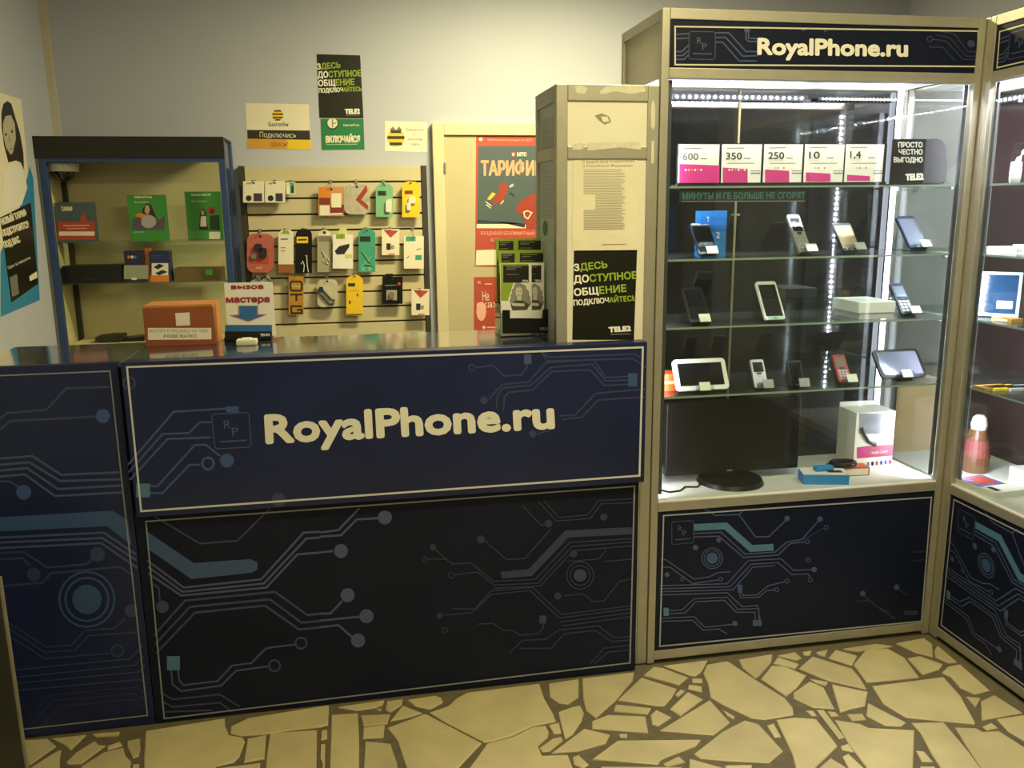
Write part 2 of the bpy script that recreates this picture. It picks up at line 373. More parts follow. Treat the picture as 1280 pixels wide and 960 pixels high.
def trace_art_left(ink, c1=SLATE, c2=TEAL2):
    lines(ink, K1, 0, '0,330 30,308 185,295 265,210 450,203|0,375 40,340 385,322|0,580 40,582 75,605', SLATE2, 2.7)
    lines(ink, K1, 0, '0,490 130,480 245,555 480,545|0,515 118,505 240,580 484,573|0,538 108,528 232,612 487,598|0,562 100,553 220,640 490,625', c1, 2.8)
    rdisc(ink, K1, '412,320,28 95,625,30', BLUET)
    ink.poly([cp(K1, *p) for p in ((0, 725), (450, 698), (512, 738), (527, 838), (430, 760), (0, 782))], c2)
    lines(ink, K2, 0, '0,38 415,18 545,105|0,58 410,40 548,130|0,80 405,60 550,160', c1, 2.8)
    lines(ink, K2, 0, '0,100 95,95 190,158 345,145 370,125|0,125 90,120 120,150|10,232 170,218 205,180 480,155 535,190', SLATE2, 2.7)
    rdisc(ink, K2, '390,105,30 135,185,27 525,330,26', SLATE2)
    x, y = cp(K2, 348, 285); ink.disc(x, y, 18.5, TEAL2); ink.ring(x, y, 27, 2.6, TEAL2); ink.ring(x, y, 34.5, 2.6, TEAL2)
    lines(ink, K2, 0, '30,375 185,475 285,468 340,410 460,400 500,360|35,430 180,522 440,500|35,400 180,497 300,488 355,430 560,415', SLATE2, 2.0)
    rdisc(ink, K2, '470,490,27', SLATE2, 2.7)
    lines(ink, K2, 0, '50,568 520,522 570,470|55,598 540,548 575,512|58,622 555,575 580,548|60,650 560,605 585,620', SLATE2, 2.0)
    lines(ink, K2, 0, '78,775 110,770 200,668 540,635 588,660|80,800 120,795 210,690 535,662 588,690|82,820 140,820 240,712 530,685 590,722', SLATE3, 2.0)
def trace_art_upper(ink):
    lines(ink, K1, 0, '512,515 695,303 905,290|515,545 650,392 755,388 800,345 845,345|520,575 670,412 845,405|600,600 630,600 780,435 825,435 880,480|600,628 650,628 758,515 800,515', BLUET, 2.4)
    rdisc(ink, K1, '908,498,28', BLUET); rdisc(ink, K1, '832,510,28', BLUET, 3); rdisc(ink, K1, '517,188,28', SLATE2, 3)
    crect(ink, K1, 545, 590, 600, 645, TEAL); crect(ink, K1, 905, 281, 955, 305, BLUET); rdisc(ink, K1, '1115,655,28', SLATE2)
    lines(ink, K4, 0, '410,140 485,130 535,178 610,172 635,140 635,100|465,280 525,215 640,205 720,118 930,105 985,185 1085,180|500,320 505,260 530,230 650,220 740,140 925,125 985,200 1090,195|530,330 535,270 555,250 660,240 745,158 915,150 980,220 1090,215', SLATE2, 2)
    lines(ink, K4, 0, '690,62 730,95 1110,80 1140,95|700,72 725,112 1105,100 1165,140|780,355 850,350 940,255 1165,235|790,370 880,360 950,285 1165,270|680,435 730,420 750,400', SLATE2, 2)
    rdisc(ink, K4, '390,140,17', SLATE2, 2); rdisc(ink, K4, '445,285,17 660,435,17', SLATE2)
    crect(ink, K4, 622, 80, 655, 125, SLATE); crect(ink, K4, 1085, 165, 1125, 225, TEAL2)
def trace_art_lower(ink):
    ink.poly([cp(K1, *p) for p in ((588, 782), (775, 908), (1000, 892), (1030, 905), (1030, 935), (1005, 947), (765, 972), (590, 850))], TEAL2)
    lines(ink, K2, 0, '590,130 735,238 1045,205 1215,18 1280,15|592,155 730,255 1055,222 1225,42 1280,38|594,182 725,270 1065,238 1190,105 1280,98', SLATE, 2.6)
    lines(ink, K2, 0, '615,430 740,290 1100,255 1230,348 1280,342|620,465 760,315 1080,285 1205,378 1280,372|625,500 780,338 1060,310 1195,405 1280,398', SLATE2, 2.7)
    lines(ink, K2, 0, '685,568 690,625 725,652 885,630 945,570 1070,553|712,568 718,612 735,628 870,612 928,550 1005,540 1065,480 1180,465', SLATE, 2)
    lines(ink, K2, 0, '640,655 690,685 880,665 960,715|645,690 690,715 880,698 930,735|660,735 850,728', SLATE2, 2)
    lines(ink, K2, 0, '600,215 635,240 640,290', SLATE2, 2); rdisc(ink, K2, '650,315,25', SLATE2)
    rdisc(ink, K2, '1098,550,26 1204,460,26', SLATE2, 2.4); crect(ink, K2, 668, 512, 720, 568, TEAL)
    lines(ink, K1, 0, '620,722 800,830 950,818 1080,690', SLATE2, 2)
    lines(ink, K5, 0, '0,200 70,190 150,108|0,215 80,210 140,150 220,145|0,275 50,270|0,508 40,508 85,460|0,535 150,520|0,560 70,552 125,600', SLATE, 2.6)
    rdisc(ink, K5, '247,142,27 80,270,27 105,438,27 177,518,27 145,610,27', SLATE)
    lines(ink, K5, 0, '690,362 800,352 940,205 1192,192', M('faint band', '2a3856', .35), 9)
    lines(ink, K5, 0, '500,320 575,315 660,385 820,378 950,238 1192,222|510,360 600,350 665,400 830,392 960,252 1192,235|660,412 840,402 965,268 1192,250|450,515 580,505 650,435 800,420 910,525 1182,490|500,490 590,490 650,422 810,408 920,512 1182,478|915,540 1182,505|920,555 1182,520', SLATE3, 1.6)
    lines(ink, K5, 0, '620,225 710,302 780,298 880,185|430,255 490,310 510,318|400,300 480,300|600,548 660,545 700,572 735,572 760,590 830,585 850,560 848,545|720,660 770,610 860,605 910,570 1060,555 1120,600 1182,595|760,640 880,640 930,585 1050,572 1110,615 1182,608|1030,698 1080,640 1182,628|1045,698 1095,655 1182,645', SLATE3, 1.6)
    lines(ink, K5, 0, '770,95 840,170 870,168|830,80 900,155 1030,145 1070,90 1192,85|850,75 910,143 1020,132 1060,78 1192,70|940,310 1060,300 1090,265|1080,310 1190,300|930,440 1000,432 1040,462 1080,460 1140,385 1190,375', SLATE3, 1.5)
    rdisc(ink, K5, '612,225,15 430,255,12 870,165,15 1080,140,14 965,280,14 905,440,14 455,515,12', SLATE3); rdisc(ink, K5, '500,362,13 475,570,12 400,302,12', SLATE3, 1.5)
    x, y = cp(K5, 990, 362); ink.disc(x, y, 8, SLATE2); ink.ring(x, y, 12.5, 1.6, SLATE3); ink.ring(x, y, 17, 1.6, SLATE3); crect(ink, K5, 835, 515, 860, 545, SLATE2)

ct = thing('shop_counter', 'navy shop counter with circuit print and the shop name in cream letters', 'counter', (0, .18, 0))
X0, X1 = -1.50, .732
bx('carcass', M('counter board', '15161c', .5, noise=(10, .1)), ct, -1.13, .455, .05, .36, 0.0, ZT - .02)
lp = bx('front_panel', NAVY2, ct, -.755, .723, .026, .05, 0.0, .66)
tag(lp, 'lower front panel with dim blue circuit traces')
sp = bx('front_panel', NAVY, ct, -1.13, -.758, .026, .05, 0.0, ZT - .004); tag(sp, 'side front panel with thick teal trace and ring')
up = bx('front_panel', NAVY, ct, -.743, .731, 0, .05, .648, ZT, bev=.002); tag(up, 'upper front panel with shop name')
bm = bmesh.new()                                           # top: runs to the back, cut away around the tall cabinet
prism(bm, [(-1.13, .03, ZT - .016), (-.745, .03, ZT - .016), (-.745, .0505, ZT - .016), (.44, .0505, ZT - .016), (.44, .37, ZT - .016), (-1.13, .37, ZT - .016)], (0, 0, .016))
mesh_obj('countertop', bm, M('glossy navy laminate', '2a3148', .12, spec=.7, noise=(3, .15), coat=.8), ct)
bx('edge_strip', M('counter edge strip', '6a7078', .3, .4, noise=(20, .1)), ct, -.744, -.7405, .0, .37, ZT + .0002, ZT + .001)
# prints
i = Ink(pix(1, 0), NY); trace_art_upper(i)
frame_line(i, (158.8, 458.8), (803.4, 434.1), (799.2, 594.4), (176.6, 638.8), 2.4, PALE)
logo(i, cp(K3, 442, 347), cp(K3, 608, 338), cp(K3, 620, 492), cp(K3, 458, 502), SLATE, NAVY)
i.text('RoyalPhone.ru', (334, 553), (691.5, 534), 33, M('cream lettering', 'dddbd0', .45), bold=.066)
i.build('circuit_print', up)
i = Ink(pix(1, .026), NY); trace_art_lower(i); frame_line(i, (182.7, 651.4), (792.8, 607.4), (787.1, 828), (205.6, 897.5), 1.8, M('dim line', '86888e', .4)); i.build('circuit_print', lp)
i = Ink(pix(1, .026), NY); trace_art_left(i)
i.line([(0, 469.4), (137.5, 463.8), (184.4, 893.8), (25, 911.6)], 1.7, M('dim line')); i.build('circuit_print', sp)

# dark cabinet standing at the left end of the counter
dk = thing('dark_cabinet', 'low dark cabinet with pale metal edge at the end of the counter', 'cabinet', (-1.24, -.42, 0))
bx('body', M('dark laminate', '2b2a22', .5, noise=(6, .15)), dk, -1.5, -.995, -.55, -.28, .03, .62)
bx('edge_trim', M('pale trim', '8d8874', .5, noise=(12, .1)), dk, -.998, -.99, -.285, -.275, .0, .62)
bx('plinth', BLK, dk, -1.49, -1.0, -.53, -.29, 0.0, .03)

# ================================================================== tall aluminium display case
K8 = (800, 600, 2.6667); K9 = (780, 0, 2.56)
MIRR = M('smoked back glass', '08080a', .03, spec=.9, coat=.6)
B_TL, B_TR, B_BR, B_BL = (829.2, 644.2), (1163.7, 621.4), (1151.4, 776.2), (824.4, 807.4)
def art_case(ink):
    lines(ink, K8, 0, '180,158 285,153 370,228 445,224', TEAL, 8.5)
    lines(ink, K8, 0, '180,178 270,174 350,247 450,240 490,207 540,198 595,135|180,190 262,187 345,258 460,250 500,212 550,206|330,115 385,190 430,188 485,135|210,92 250,118 330,115 350,95', SLATE, 1.5)
    rdisc(ink, K8, '600,130,9 490,128,9 185,225,9 262,200,8 580,298,9 316,478,9 742,378,9 855,357,9 90,315,8', SLATE)
    rdisc(ink, K8, '620,158,8 557,205,8 560,266,8 567,332,8 490,336,8 455,365,8 268,330,8 140,330,7', SLATE, 1.1)
    x, y = cp(K8, 240, 260); ink.disc(x, y, 7.2, TEAL2); ink.ring(x, y, 10, 1.2, SLATE); ink.ring(x, y, 13, 1.2, SLATE)
    lines(ink, K8, 0, '68,262 85,265 180,330 230,322 260,308 300,305|70,290 100,290 175,345 262,332|64,352 290,345 360,268 470,262 510,300 572,298|64,362 300,355 370,280 460,275 505,315 560,312 566,326|64,372 310,365 375,290 450,285|64,383 290,375 340,422 390,417 400,468', SLATE, 1.4)
    crect(ink, K8, 325, 348, 340, 375, TEAL2); crect(ink, K8, 375, 466, 405, 486, SLATE); crect(ink, K8, 78, 425, 95, 452, TEAL)
    lines(ink, K8, 0, '330,375 335,392 395,390 420,368 450,366|338,375 342,384 390,382 425,352 483,338|95,435 140,432 180,395 290,390 325,430 395,428 396,468|95,445 150,442 185,405 280,400 320,440 382,440 383,468|72,460 180,455 215,490 310,480|72,470 175,467 210,500 260,495 290,512', SLATE, 1.4)
    lines(ink, K8, 0, '540,200 610,160|720,405 760,400 800,430 850,462|742,382 790,422 830,440|862,364 890,386|910,240 950,238|905,270 945,265', SLATE3, 1.4); crect(ink, K8, 880, 434, 925, 450, SLATE3)
    logo(ink, cp(K8, 105, 138), cp(K8, 178, 134), cp(K8, 178, 208), cp(K8, 105, 215), SLATE, NAVY2)

cx0, cx1, cy0, cy1, czt = .773, 1.806, .05, .43, 2.028
def make_case(T, label, loc, ext=0, back=MIRR):
    """T maps case coordinates (x along the front, y depth, z) to the room; ext = how far it runs on past its first front post"""
    t = thing('display_case', label, 'display case', loc)
    def bb(name, mat, x0, x1, y0, y1, z0, z1, bev=0, par=t):
        bm = box(bmesh.new(), x0, x1, y0, y1, z0, z1, bev=bev)
        for v in bm.verts: v.co = T(v.co)
        return mesh_obj(name, bm, mat, par)
    p = .024; e0 = cx0 - ext
    for x, y in [(cx0, cy0), (e0, cy1 - p), (cx1 - p, cy0), (cx1 - p, cy1 - p)] + ([(e0, cy0), (cx0 - p, cy0)] if ext else []):
        bb('post', ALU, x, x + p, y, y + p, 0, czt, bev=.003)
    a, b = cx0 + p, cx1 - p; ea = e0 + p
    for z0, z1 in ((1.998, 2.028), (1.838, 1.868), (.527, .558), (.012, .043)):
        bb('rail', ALU, a, b, cy0, cy0 + p, z0, z1, bev=.002)
    for z0, z1 in ((1.998, 2.028), (.527, .558)):
        bb('rail', ALU, ea, b, cy1 - p, cy1, z0, z1, bev=.002)
        for x in (e0, cx1 - p): bb('rail', ALU, x, x + p, cy0 + p, cy1 - p, z0, z1, bev=.002)
    bb('plinth', BLK, a, b, cy0 + .02, cy1 - .02, 0, .012)
    hp = bb('header_panel', NAVY2, a, b, cy0 + .004, cy0 + .012, 1.868, 1.998)
    lw = bb('lower_panel', NAVY2, a, b, cy0 + .004, cy0 + .012, .043, .527)
    WB = M('white case board', 'd9d9d4', .5, noise=(6, .04)); GB = M('grey side board', 'a09d92', .6, noise=(5, .05))
    bb('top_board', WB, ea, b, cy0 + p, cy1 - p, 1.862, 1.868)
    bb('cap_board', WB, ea, b, cy0 + p, cy1 - p, 2.015, 2.025)
    bb('deck', WB, ea - .01, b + .01, cy0 + .002, cy1 - .015, .556, .562)
    mid = cx0 + .41
    if ext: bb('sliding_back', back, ea, b, cy1 - .016, cy1 - .010, .563, 1.86)
    else:
        for x0, x1, y in ((a, mid, cy1 - .018), (mid - .02, b, cy1 - .010)): bb('sliding_back', back, x0, x1, y - .003, y + .003, .563, 1.86)
        bb('slide_edge', M('brass edge', '8f8358', .4, .6), mid - .004, mid + .003, cy1 - .026, cy1 - .022, .563, 1.86)
    bb('front_glass', PANE, a, b, cy0 + .010, cy0 + .014, .562, 1.838)
    if ext: bb('end_board', M('dim end board', '74716a', .6, noise=(5, .05)), e0 + .012, e0 + .018, cy0 + p, cy1 - p, .562, 1.998)
    else: bb('side_glass', PANE, cx0 + .012, cx0 + .016, cy0 + p, cy1 - p, .562, 1.838)
    bb('side_glass', PANE, cx1 - .016, cx1 - .012, cy0 + p, cy1 - p, .562, 1.838)
    for x in (e0 + .012, cx1 - .017): bb('side_board', GB, x, x + .005, cy0 + p, cy1 - p, .015, .527)
    if not ext: bb('side_board', GB, cx0 + .008, cx0 + .014, cy0 + p, cy1 - p, 1.842, 1.998)
    bb('back_board', GB, ea, b, cy1 - .02, cy1 - .012, .015, .527)
    for z in (1.537, 1.321, 1.113, .895):
        sh = bb('glass_shelf', SHELFG, ea - .005, b + .005, cy0 + .022, cy1 - .03, z - .006, z)
        bb('polished_edge', M('polished glass edge', '93a89e', .15, spec=.8), ea - .005, b + .005, cy0 + .0205, cy0 + .022, z - .006, z, par=sh)
        for x in (ea - .004, b - .008):
            for y in (cy0 + .05, cy1 - .06): bb('shelf_support', M('steel pin', 'b5b5b0', .3, .9), x, x + .012, y, y + .012, z - .014, z - .0065, par=sh)
    return t, hp, lw, bb
def diodes(T, parent, p, d, n, size, nrm):
    bm = bmesh.new(); p, d, nrm = V(p), V(d), V(nrm)
    for k in range(n):
        c = p + d * ((k + .5) / n); u = d.normalized() * size; v = nrm.cross(d.normalized()) * size
        q = [bm.verts.new(T(c + nrm * .001 + u * a + v * b)) for a, b in ((-1, -1), (1, -1), (1, 1), (-1, 1))]; bm.faces.new(q)
    return tag(mesh_obj('diode_row', bm, LEDM, parent), kind='stuff')
ident = lambda v: V(v)
dc, hp, lw, cbb = make_case(ident, 'tall lit glass display case with the shop name on its header', ((cx0 + cx1) / 2, .24, 0))
TAPE = M('led tape', '3c3e42', .6, noise=(40, .05))
def leds(T, bb, ext=0):
    a, b = cx0 + .027 - ext, cx1 - .027
    s = bb('led_strip', TAPE, a, a + .62, cy1 - .036, cy1 - .028, 1.822, 1.842)      # rear edge, looking forward
    diodes(T, s, (a + .01, cy1 - .036, 1.832), (.6, 0, 0), 27, .0028, (0, -1, 0))
    s = bb('led_strip', TAPE, a + .66, b, cy1 - .036, cy1 - .030, 1.826, 1.836)
    diodes(T, s, (a + .67, cy1 - .036, 1.831), (b - a - .68, 0, 0), 22, .0014, (0, -1, 0))
    s = bb('led_strip', TAPE, a + ext, b, cy0 + .030, cy0 + .040, 1.856, 1.862)      # behind the header rail, looking down
    diodes(T, s, (a + ext + .01, cy0 + .035, 1.856), (b - a - ext - .02, 0, 0), 50, .0055, (0, 0, -1))
    for x in (a + ext + .008, b - .008):                                             # on the front posts, looking to the back
        s = bb('led_strip', TAPE, x - .006, x + .006, cy0 + .018, cy0 + .024, .58, 1.836)
        diodes(T, s, (x, cy0 + .024, .59), (0, 0, 1.23), 60, .0030, (0, 1, 0))
    bb('led_profile', M('led diffuser', 'e8ecff', .5, emit=6), b - .016, b - .002, cy1 - .040, cy1 - .028, .563, 1.86)
leds(ident, cbb)
i = Ink(pix(1, cy0 + .004), NY); art_case(i); frame_line(i, B_TL, B_TR, B_BR, B_BL, 1.7, M('grey print line', '9b9ca2', .4)); i.build('circuit_print', lw)
def art_header(i):
    lines(i, K9, 0, '165,110 207,108|165,124 207,122|165,165 185,165 206,145|165,178 188,178 206,162|165,190 192,190 206,176|293,105 335,105 390,165 430,165|293,120 325,120 380,180 430,178|293,135 315,135 368,195 425,195|390,92 390,125 400,133 430,133|398,92 398,122 430,124|560,88 572,98 590,90|640,100 650,98', SLATE, 1.6)
    lines(i, K9, 0, '985,125 1030,132 1085,190 1130,190|1000,112 1040,120 1095,180 1130,180|1010,100 1055,108 1100,165 1130,165|975,150 1020,152 1060,195', SLATE3, 1.5)
    rdisc(i, K9, '978,125,10', SLATE2, 1.2); crect(i, K9, 385, 90, 402, 102, TEAL2); rdisc(i, K9, '1110,140,12', SLATE2)
    logo(i, cp(K9, 208, 101), cp(K9, 292, 102), cp(K9, 291, 191), cp(K9, 207, 189), SLATE, NAVY2)
    frame_line(i, (843.7, 33.2), (1222.6, 39), (1221.4, 83.2), (843.7, 80.9), 1.9, M('cream stripe', 'c4c0a8', .45))
    i.text('RoyalPhone.ru', (947.5, 67.5), (1133.5, 70), 19, M('cream lettering'), bold=.066)
i = Ink(pix(1, cy0 + .004), NY); art_header(i); i.build('circuit_print', hp)

# second case, turned to the left at the corner: its x runs toward the camera, its depth to the right
def T2(v): return V((1.808 + (v[1] - cy0), .036 - (v[0] - cx0), v[2]))
rc, hp2, lw2, cbb2 = make_case(T2, 'lit glass display case turned sideways at the corner beside the stone floor', (2.0, -.30, 0), .394, M('maroon back board', '341f20', .6, noise=(40, .15)))
leds(T2, cbb2, .394)
def via(T, crop_plane):
    def f(x, y):
        p = on(1, x, y, cy0 + .004); return T(p)
    return f
i = Ink(via(T2, 0), (-1, 0, 0)); art_case(i); frame_line(i, B_TL, B_TR, B_BR, B_BL, 1.7, M('grey print line', '9b9ca2', .4)); i.build('circuit_print', lw2)
i = Ink(via(T2, 0), (-1, 0, 0)); art_header(i); i.build('circuit_print', hp2)
tag(mesh_obj('plywood_board', box(bmesh.new(), 1.85, 2.045, .385, .395, .5622, .888), M('plywood', 'b39868', .6, noise=(8, .1))), 'tan plywood board standing at the inner end of the corner case', 'board')

# ================================================================== tall white cabinet behind the counter end
kx0, kx1, ky0, ky1, kzt = .466, .7715, .056, .34, 1.82
kb = thing('notice_cabinet', 'tall narrow aluminium cabinet with white panels covered in notices', 'cabinet', ((kx0 + kx1) / 2, .2, 0))
pw = .034
for x in (kx0, kx1 - pw):
    for y in (ky0, ky1 - pw): bx('post', ALU, kb, x, x + pw, y, y + pw, 0, kzt, bev=.003)
for z0, z1 in ((kzt - .045, kzt), (1.615, 1.65), (.0, .05)):
    bx('rail', ALU, kb, kx0 + pw, kx1 - pw, ky0, ky0 + .03, z0, z1, bev=.002)
    for x in (kx0, kx1 - .03): bx('rail', ALU, kb, x, x + .03, ky0 + pw, ky1 - pw, z0, z1, bev=.002)
WP = M('white panel', 'd9d5c4', .55, noise=(5, .05)); BP = M('bluish panel', 'c3ccc8', .5, noise=(4, .06))
bx('panel', WP, kb, kx0 + pw, kx1 - pw, ky0 + .006, ky0 + .012, 1.65, kzt - .045)
pn = bx('panel', WP, kb, kx0 + pw, kx1 - pw, ky0 + .006, ky0 + .012, .05, 1.615)
bx('panel', BP, kb, kx0 + .006, kx0 + .012, ky0 + pw, ky1 - pw, .05, 1.615); bx('panel', BP, kb, kx0 + .006, kx0 + .012, ky0 + pw, ky1 - pw, 1.65, kzt - .045)
bx('panel', WP, kb, kx1 - .012, kx1 - .006, ky0 + pw, ky1 - pw, .05, kzt - .045); bx('panel', WP, kb, kx0 + pw, kx1 - pw, ky1 - .012, ky1 - .006, .05, kzt - .01)
bx('top_board', WP, kb, kx0 + .01, kx1 - .01, ky0 + .01, ky1 - .01, kzt - .012, kzt - .002)
K6 = (540, 100, 4.2667); K7 = (560, 260, 4.5714)
i = Ink(pix(1, ky0, K6), NY); T_ = M('torn sticker', 'cdc9b4', .7, noise=(60, .1)); SM = M('smudge', '8b8775', .8)
for pts in ('760,35 800,28 830,45 815,72 770,70', '895,60 930,35 1010,30 1130,30 1140,60 1060,75 980,60 900,78', '745,345 790,335 820,345 800,370 750,372', '830,335 1110,330 1115,372 1000,360 830,378',
            '1172,120 1182,105 1190,150 1188,240 1180,268 1168,250 1166,170', '1170,325 1184,322 1182,445 1168,445'):
    i.poly([tuple(float(a) for a in q.split(',')) for q in pts.split()], T_)
i.build('sticker_remains', kb)
i = Ink(pix(1, ky0 + .006, K6), NY); i.poly([(868, 190), (905, 178), (945, 195), (955, 225), (920, 238), (890, 215)], SM); i.poly([(900, 195), (935, 195), (945, 220), (915, 225)], WP); i.build('glue_mark', kb)
# papers on it
def sheet(name, label, cat, ax, val, n, corners, mat, draw=None, crop=(0, 0, 1), group=None, th=.0012, thick=None):
    """paper fixed on a wall: corners in pixels (crop), laid on plane ax=val and facing n"""
    T = pix(ax, val, crop); n = V(n); bm = bmesh.new(); pts = [T(*c) + n * th for c in corners]; prism(bm, pts, -n * th * .9)
    o = tag(mesh_obj(name, bm, mat), label, cat, group)
    if draw:
        i = Ink(lambda x, y: T(x, y) + n * th, n, off=.0002); draw(i); i.build('print', o)
    return o
def d_notice(i):
    i.text('О защите прав потребителей', (800, 445), (1078, 440), 16, GREYT); i.text('в Российской Федерации', (805, 465), (1068, 462), 13, GREYT)
    y = 480
    while y < 800:
        x0 = 870 if 610 < y < 690 else 808; i.line([(x0, y), (1032 - random.random() * 25, y - 2)], 3.2, M('fine grey print', '9d9885', .7)); y += 9
    i.line([(905, 877), (1035, 875)], 3.5, M('fine red print', 'b08a70', .7))
sheet('notice_sheet', 'white sheet of fine print taped to the narrow cabinet', 'notice', 1, ky0 + .006, NY, [(752, 405), (1095, 412), (1098, 915), (748, 915)], M('old paper', 'ddd6bd', .7, noise=(12, .05)), d_notice, K6)
def tele2(i, P, top, lh):
    g = LIME
    for (w0, w1, bl, br, h) in P:
        if w0: i.text(w0, bl, br, h, WHITE, bold=.05, full=w0 + w1)
        i.text(w1, bl, br, h, g, bold=.05, pre=w0, full=w0 + w1)
def d_t2_col(i):
    tele2(i, [('З', 'ДЕСЬ', (722, 360), (910, 340), 36), ('ДО', 'СТУПНОЕ', (720, 428), (1078, 402), 38), ('ОБЩ', 'ЕНИЕ', (722, 502), (1018, 477), 38), ('ПОДКЛЮЧ', 'АЙТЕСЬ', (718, 556), (1073, 528), 28)], 0, 0)
    i.text('TELE2', (920, 708), (1042, 700), 26, WHITE, bold=.12); i.line([(925, 722), (1042, 718)], 5, GREYT)
DKP = M('black poster', '16170f', .35, noise=(4, .1))
sheet('poster', 'black poster with lime and white slogan on the narrow cabinet', 'poster', 1, ky0 + .006, NY, [(720, 243), (1080, 240), (1062, 752), (710, 752)], DKP, d_t2_col, K7)
def d_side(i):
    y = 480
    while y < 740: i.line([(590, y), (655, y + 1)], 2.5, M('fine blue print', '98a39c', .7)); y += 11
    i.disc(607, 790, 13, M('green seal', '2b6b45', .5), ry=42)
sheet('notice_sheet', 'pale bluish notice with green oval seal on the cabinet side', 'notice', 0, kx0 + .006, (-1, 0, 0), [(585, 485), (655, 455), (660, 1000), (585, 940)], M('bluish paper', 'c8d2cb', .6, noise=(9, .05)), d_side, K6)
def d_side2(i):
    for y in range(270, 400, 12): i.line([(595, y), (640, y - 6)], 2.5, M('fine blue print'))
sheet('notice_sheet', 'small grey typed sheet high on the cabinet side', 'notice', 0, kx0 + .006, (-1, 0, 0), [(585, 215), (648, 190), (650, 420), (587, 425)], M('grey paper', 'bcc2b6', .7, noise=(9, .05)), d_side2, K6)

# ================================================================== back wall: posters
W3 = (280, 60, 4.5714); wv = YB
BROWN = M('dark brown print', '2e2a22', .5)
def d_b1(i):
    i.poly([(132, 468), (490, 472), (493, 525), (134, 518)], BROWN); i.poly([(134, 518), (493, 525), (497, 580), (133, 572)], M('amber print', 'd29a34', .5)); i.poly([(360, 523), (493, 525), (497, 580), (362, 577)], YELL)
    i.disc(307, 383, 32, YELL)
    for y, hw in ((360, 20), (378, 31), (398, 29), (411, 14)): i.line([(307 - hw, y), (307 + hw, y)], 8, BROWN)
    i.text('Билайн', (256, 448), (367, 446), 22, GREYT, bold=.03); i.text('Подключись', (204, 510), (413, 514), 29, CREAM); i.text('здесь!', (264, 560), (366, 562), 27, M('amber text', '8a5a20', .6))
sheet('poster', 'white wall poster with dark band, amber band and striped ball', 'poster', 1, wv, NY, [(122, 315), (485, 322), (497, 580), (133, 572)], CREAM, d_b1, W3)
def d_t2w(i):
    tele2(i, [('З', 'ДЕСЬ', (533, 122), (665, 112), 30), ('ДО', 'СТУПНОЕ', (537, 170), (783, 160), 32), ('ОБЩ', 'ЕНИЕ', (540, 218), (745, 210), 32), ('ПОДКЛЮЧ', 'АЙТЕСЬ', (542, 256), (786, 246), 23)], 0, 0)
    i.text('TELE2', (693, 376), (775, 374), 25, WHITE, bold=.1); i.line([(697, 385), (775, 384)], 4, GREYT)
sheet('poster', 'black wall poster with lime and white slogan above the green poster', 'poster', 1, wv, NY, [(529, 35), (778, 42), (797, 402), (545, 400)], DKP, d_t2w, W3)
def d_mf(i):
    i.disc(620, 435, 33, M('dark green ink', '1d3a28', .5)); i.disc(620, 430, 29, CREAM); i.line([(620, 405), (620, 452)], 6, GREYT); i.line([(620, 430), (640, 430)], 6, GREYT)
    i.text('ВКЛЮЧАЙСЯ', (583, 540), (775, 538), 34, CREAM, bold=.07); i.text('МегаФон', (683, 447), (772, 446), 11, CREAM, bold=.03); i.line([(585, 552), (760, 550)], 5, M('pale green ink', '8fc0a0', .5))
sheet('poster', 'green wall poster with white word and round white badge', 'poster', 1, wv, NY, [(552, 405), (797, 405), (803, 580), (558, 583)], GREEN, d_mf, W3)
def d_b2(i):
    i.disc(982, 515, 50, YELL)
    for y, hw in ((478, 30), (512, 49), (548, 36)): i.line([(982 - hw, y), (982 + hw, y)], 17, BROWN)
    i.poly([(945, 470), (965, 448), (980, 468)], GREYT); i.poly([(985, 468), (1000, 448), (1018, 470)], GREYT)
    for s, y, a, b in (('Подключись', 474, 1040, 1142), ('к', 498, 1085, 1094), ('«Билайн»', 528, 1048, 1138), ('здесь', 556, 1068, 1118)): i.text(s, (a, y), (b, y), 14, GREYT)
sheet('poster', 'small white wall poster with striped ball beside the door frame', 'poster', 1, wv, NY, [(918, 418), (1160, 422), (1162, 595), (920, 590)], CREAM, d_b2, W3)
# left wall poster with portrait
HAIR = M('dark hair print', '2a2723', .6); SKIN = M('grey skin print', 'b9b3a3', .6); LBLUE = M('sky blue print', '2f86b8', .5)
LW = (0, 100, 3.2)
def d_lw(i):
    i.poly([(0, 690), (75, 520), (118, 345), (132, 395), (158, 880), (0, 948)], LBLUE)
    i.poly([(4, 130), (12, 95), (28, 84), (44, 95), (60, 150), (78, 210), (92, 290), (95, 360), (82, 330), (62, 322), (32, 330), (14, 260), (5, 190)], HAIR)
    i.poly([(10, 175), (20, 145), (42, 140), (58, 175), (62, 235), (50, 290), (42, 300), (22, 270), (12, 225)], SKIN)
    i.disc(22, 218, 4, HAIR, ry=6); i.disc(46, 206, 4, HAIR, ry=6); i.line([(34, 222), (35, 250)], 2.5, GREYT); i.line([(36, 278), (48, 272)], 4, M('lip print', '8a6f66', .6))
    i.poly([(15, 360), (50, 330), (90, 360), (108, 430), (85, 500), (10, 525)], WHITE)
sheet('poster', 'tall left wall poster of a long-haired woman over sky blue', 'poster', 0, XL, (1, 0, 0), [(-60, 30), (84, 78), (158, 880), (-60, 970)], CREAM, d_lw, LW)
def d_lw2(i):
    for s, a, b in (('НОВЫЙ ТАРИФ', (8, 580), (108, 540)), ('ПОДСТРОИТСЯ', (12, 625), (116, 588)), ('ПОД ВАС', (18, 672), (80, 648))): i.text(s, a, b, 24, CREAM, bold=.06)
    i.text('Один за немногих', (32, 757), (122, 715), 12, CREAM); i.poly([(115, 785), (145, 765), (148, 790), (118, 805)], CREAM); 
    i.poly([(36, 790), (66, 775), (74, 855), (46, 868)], GREYT)
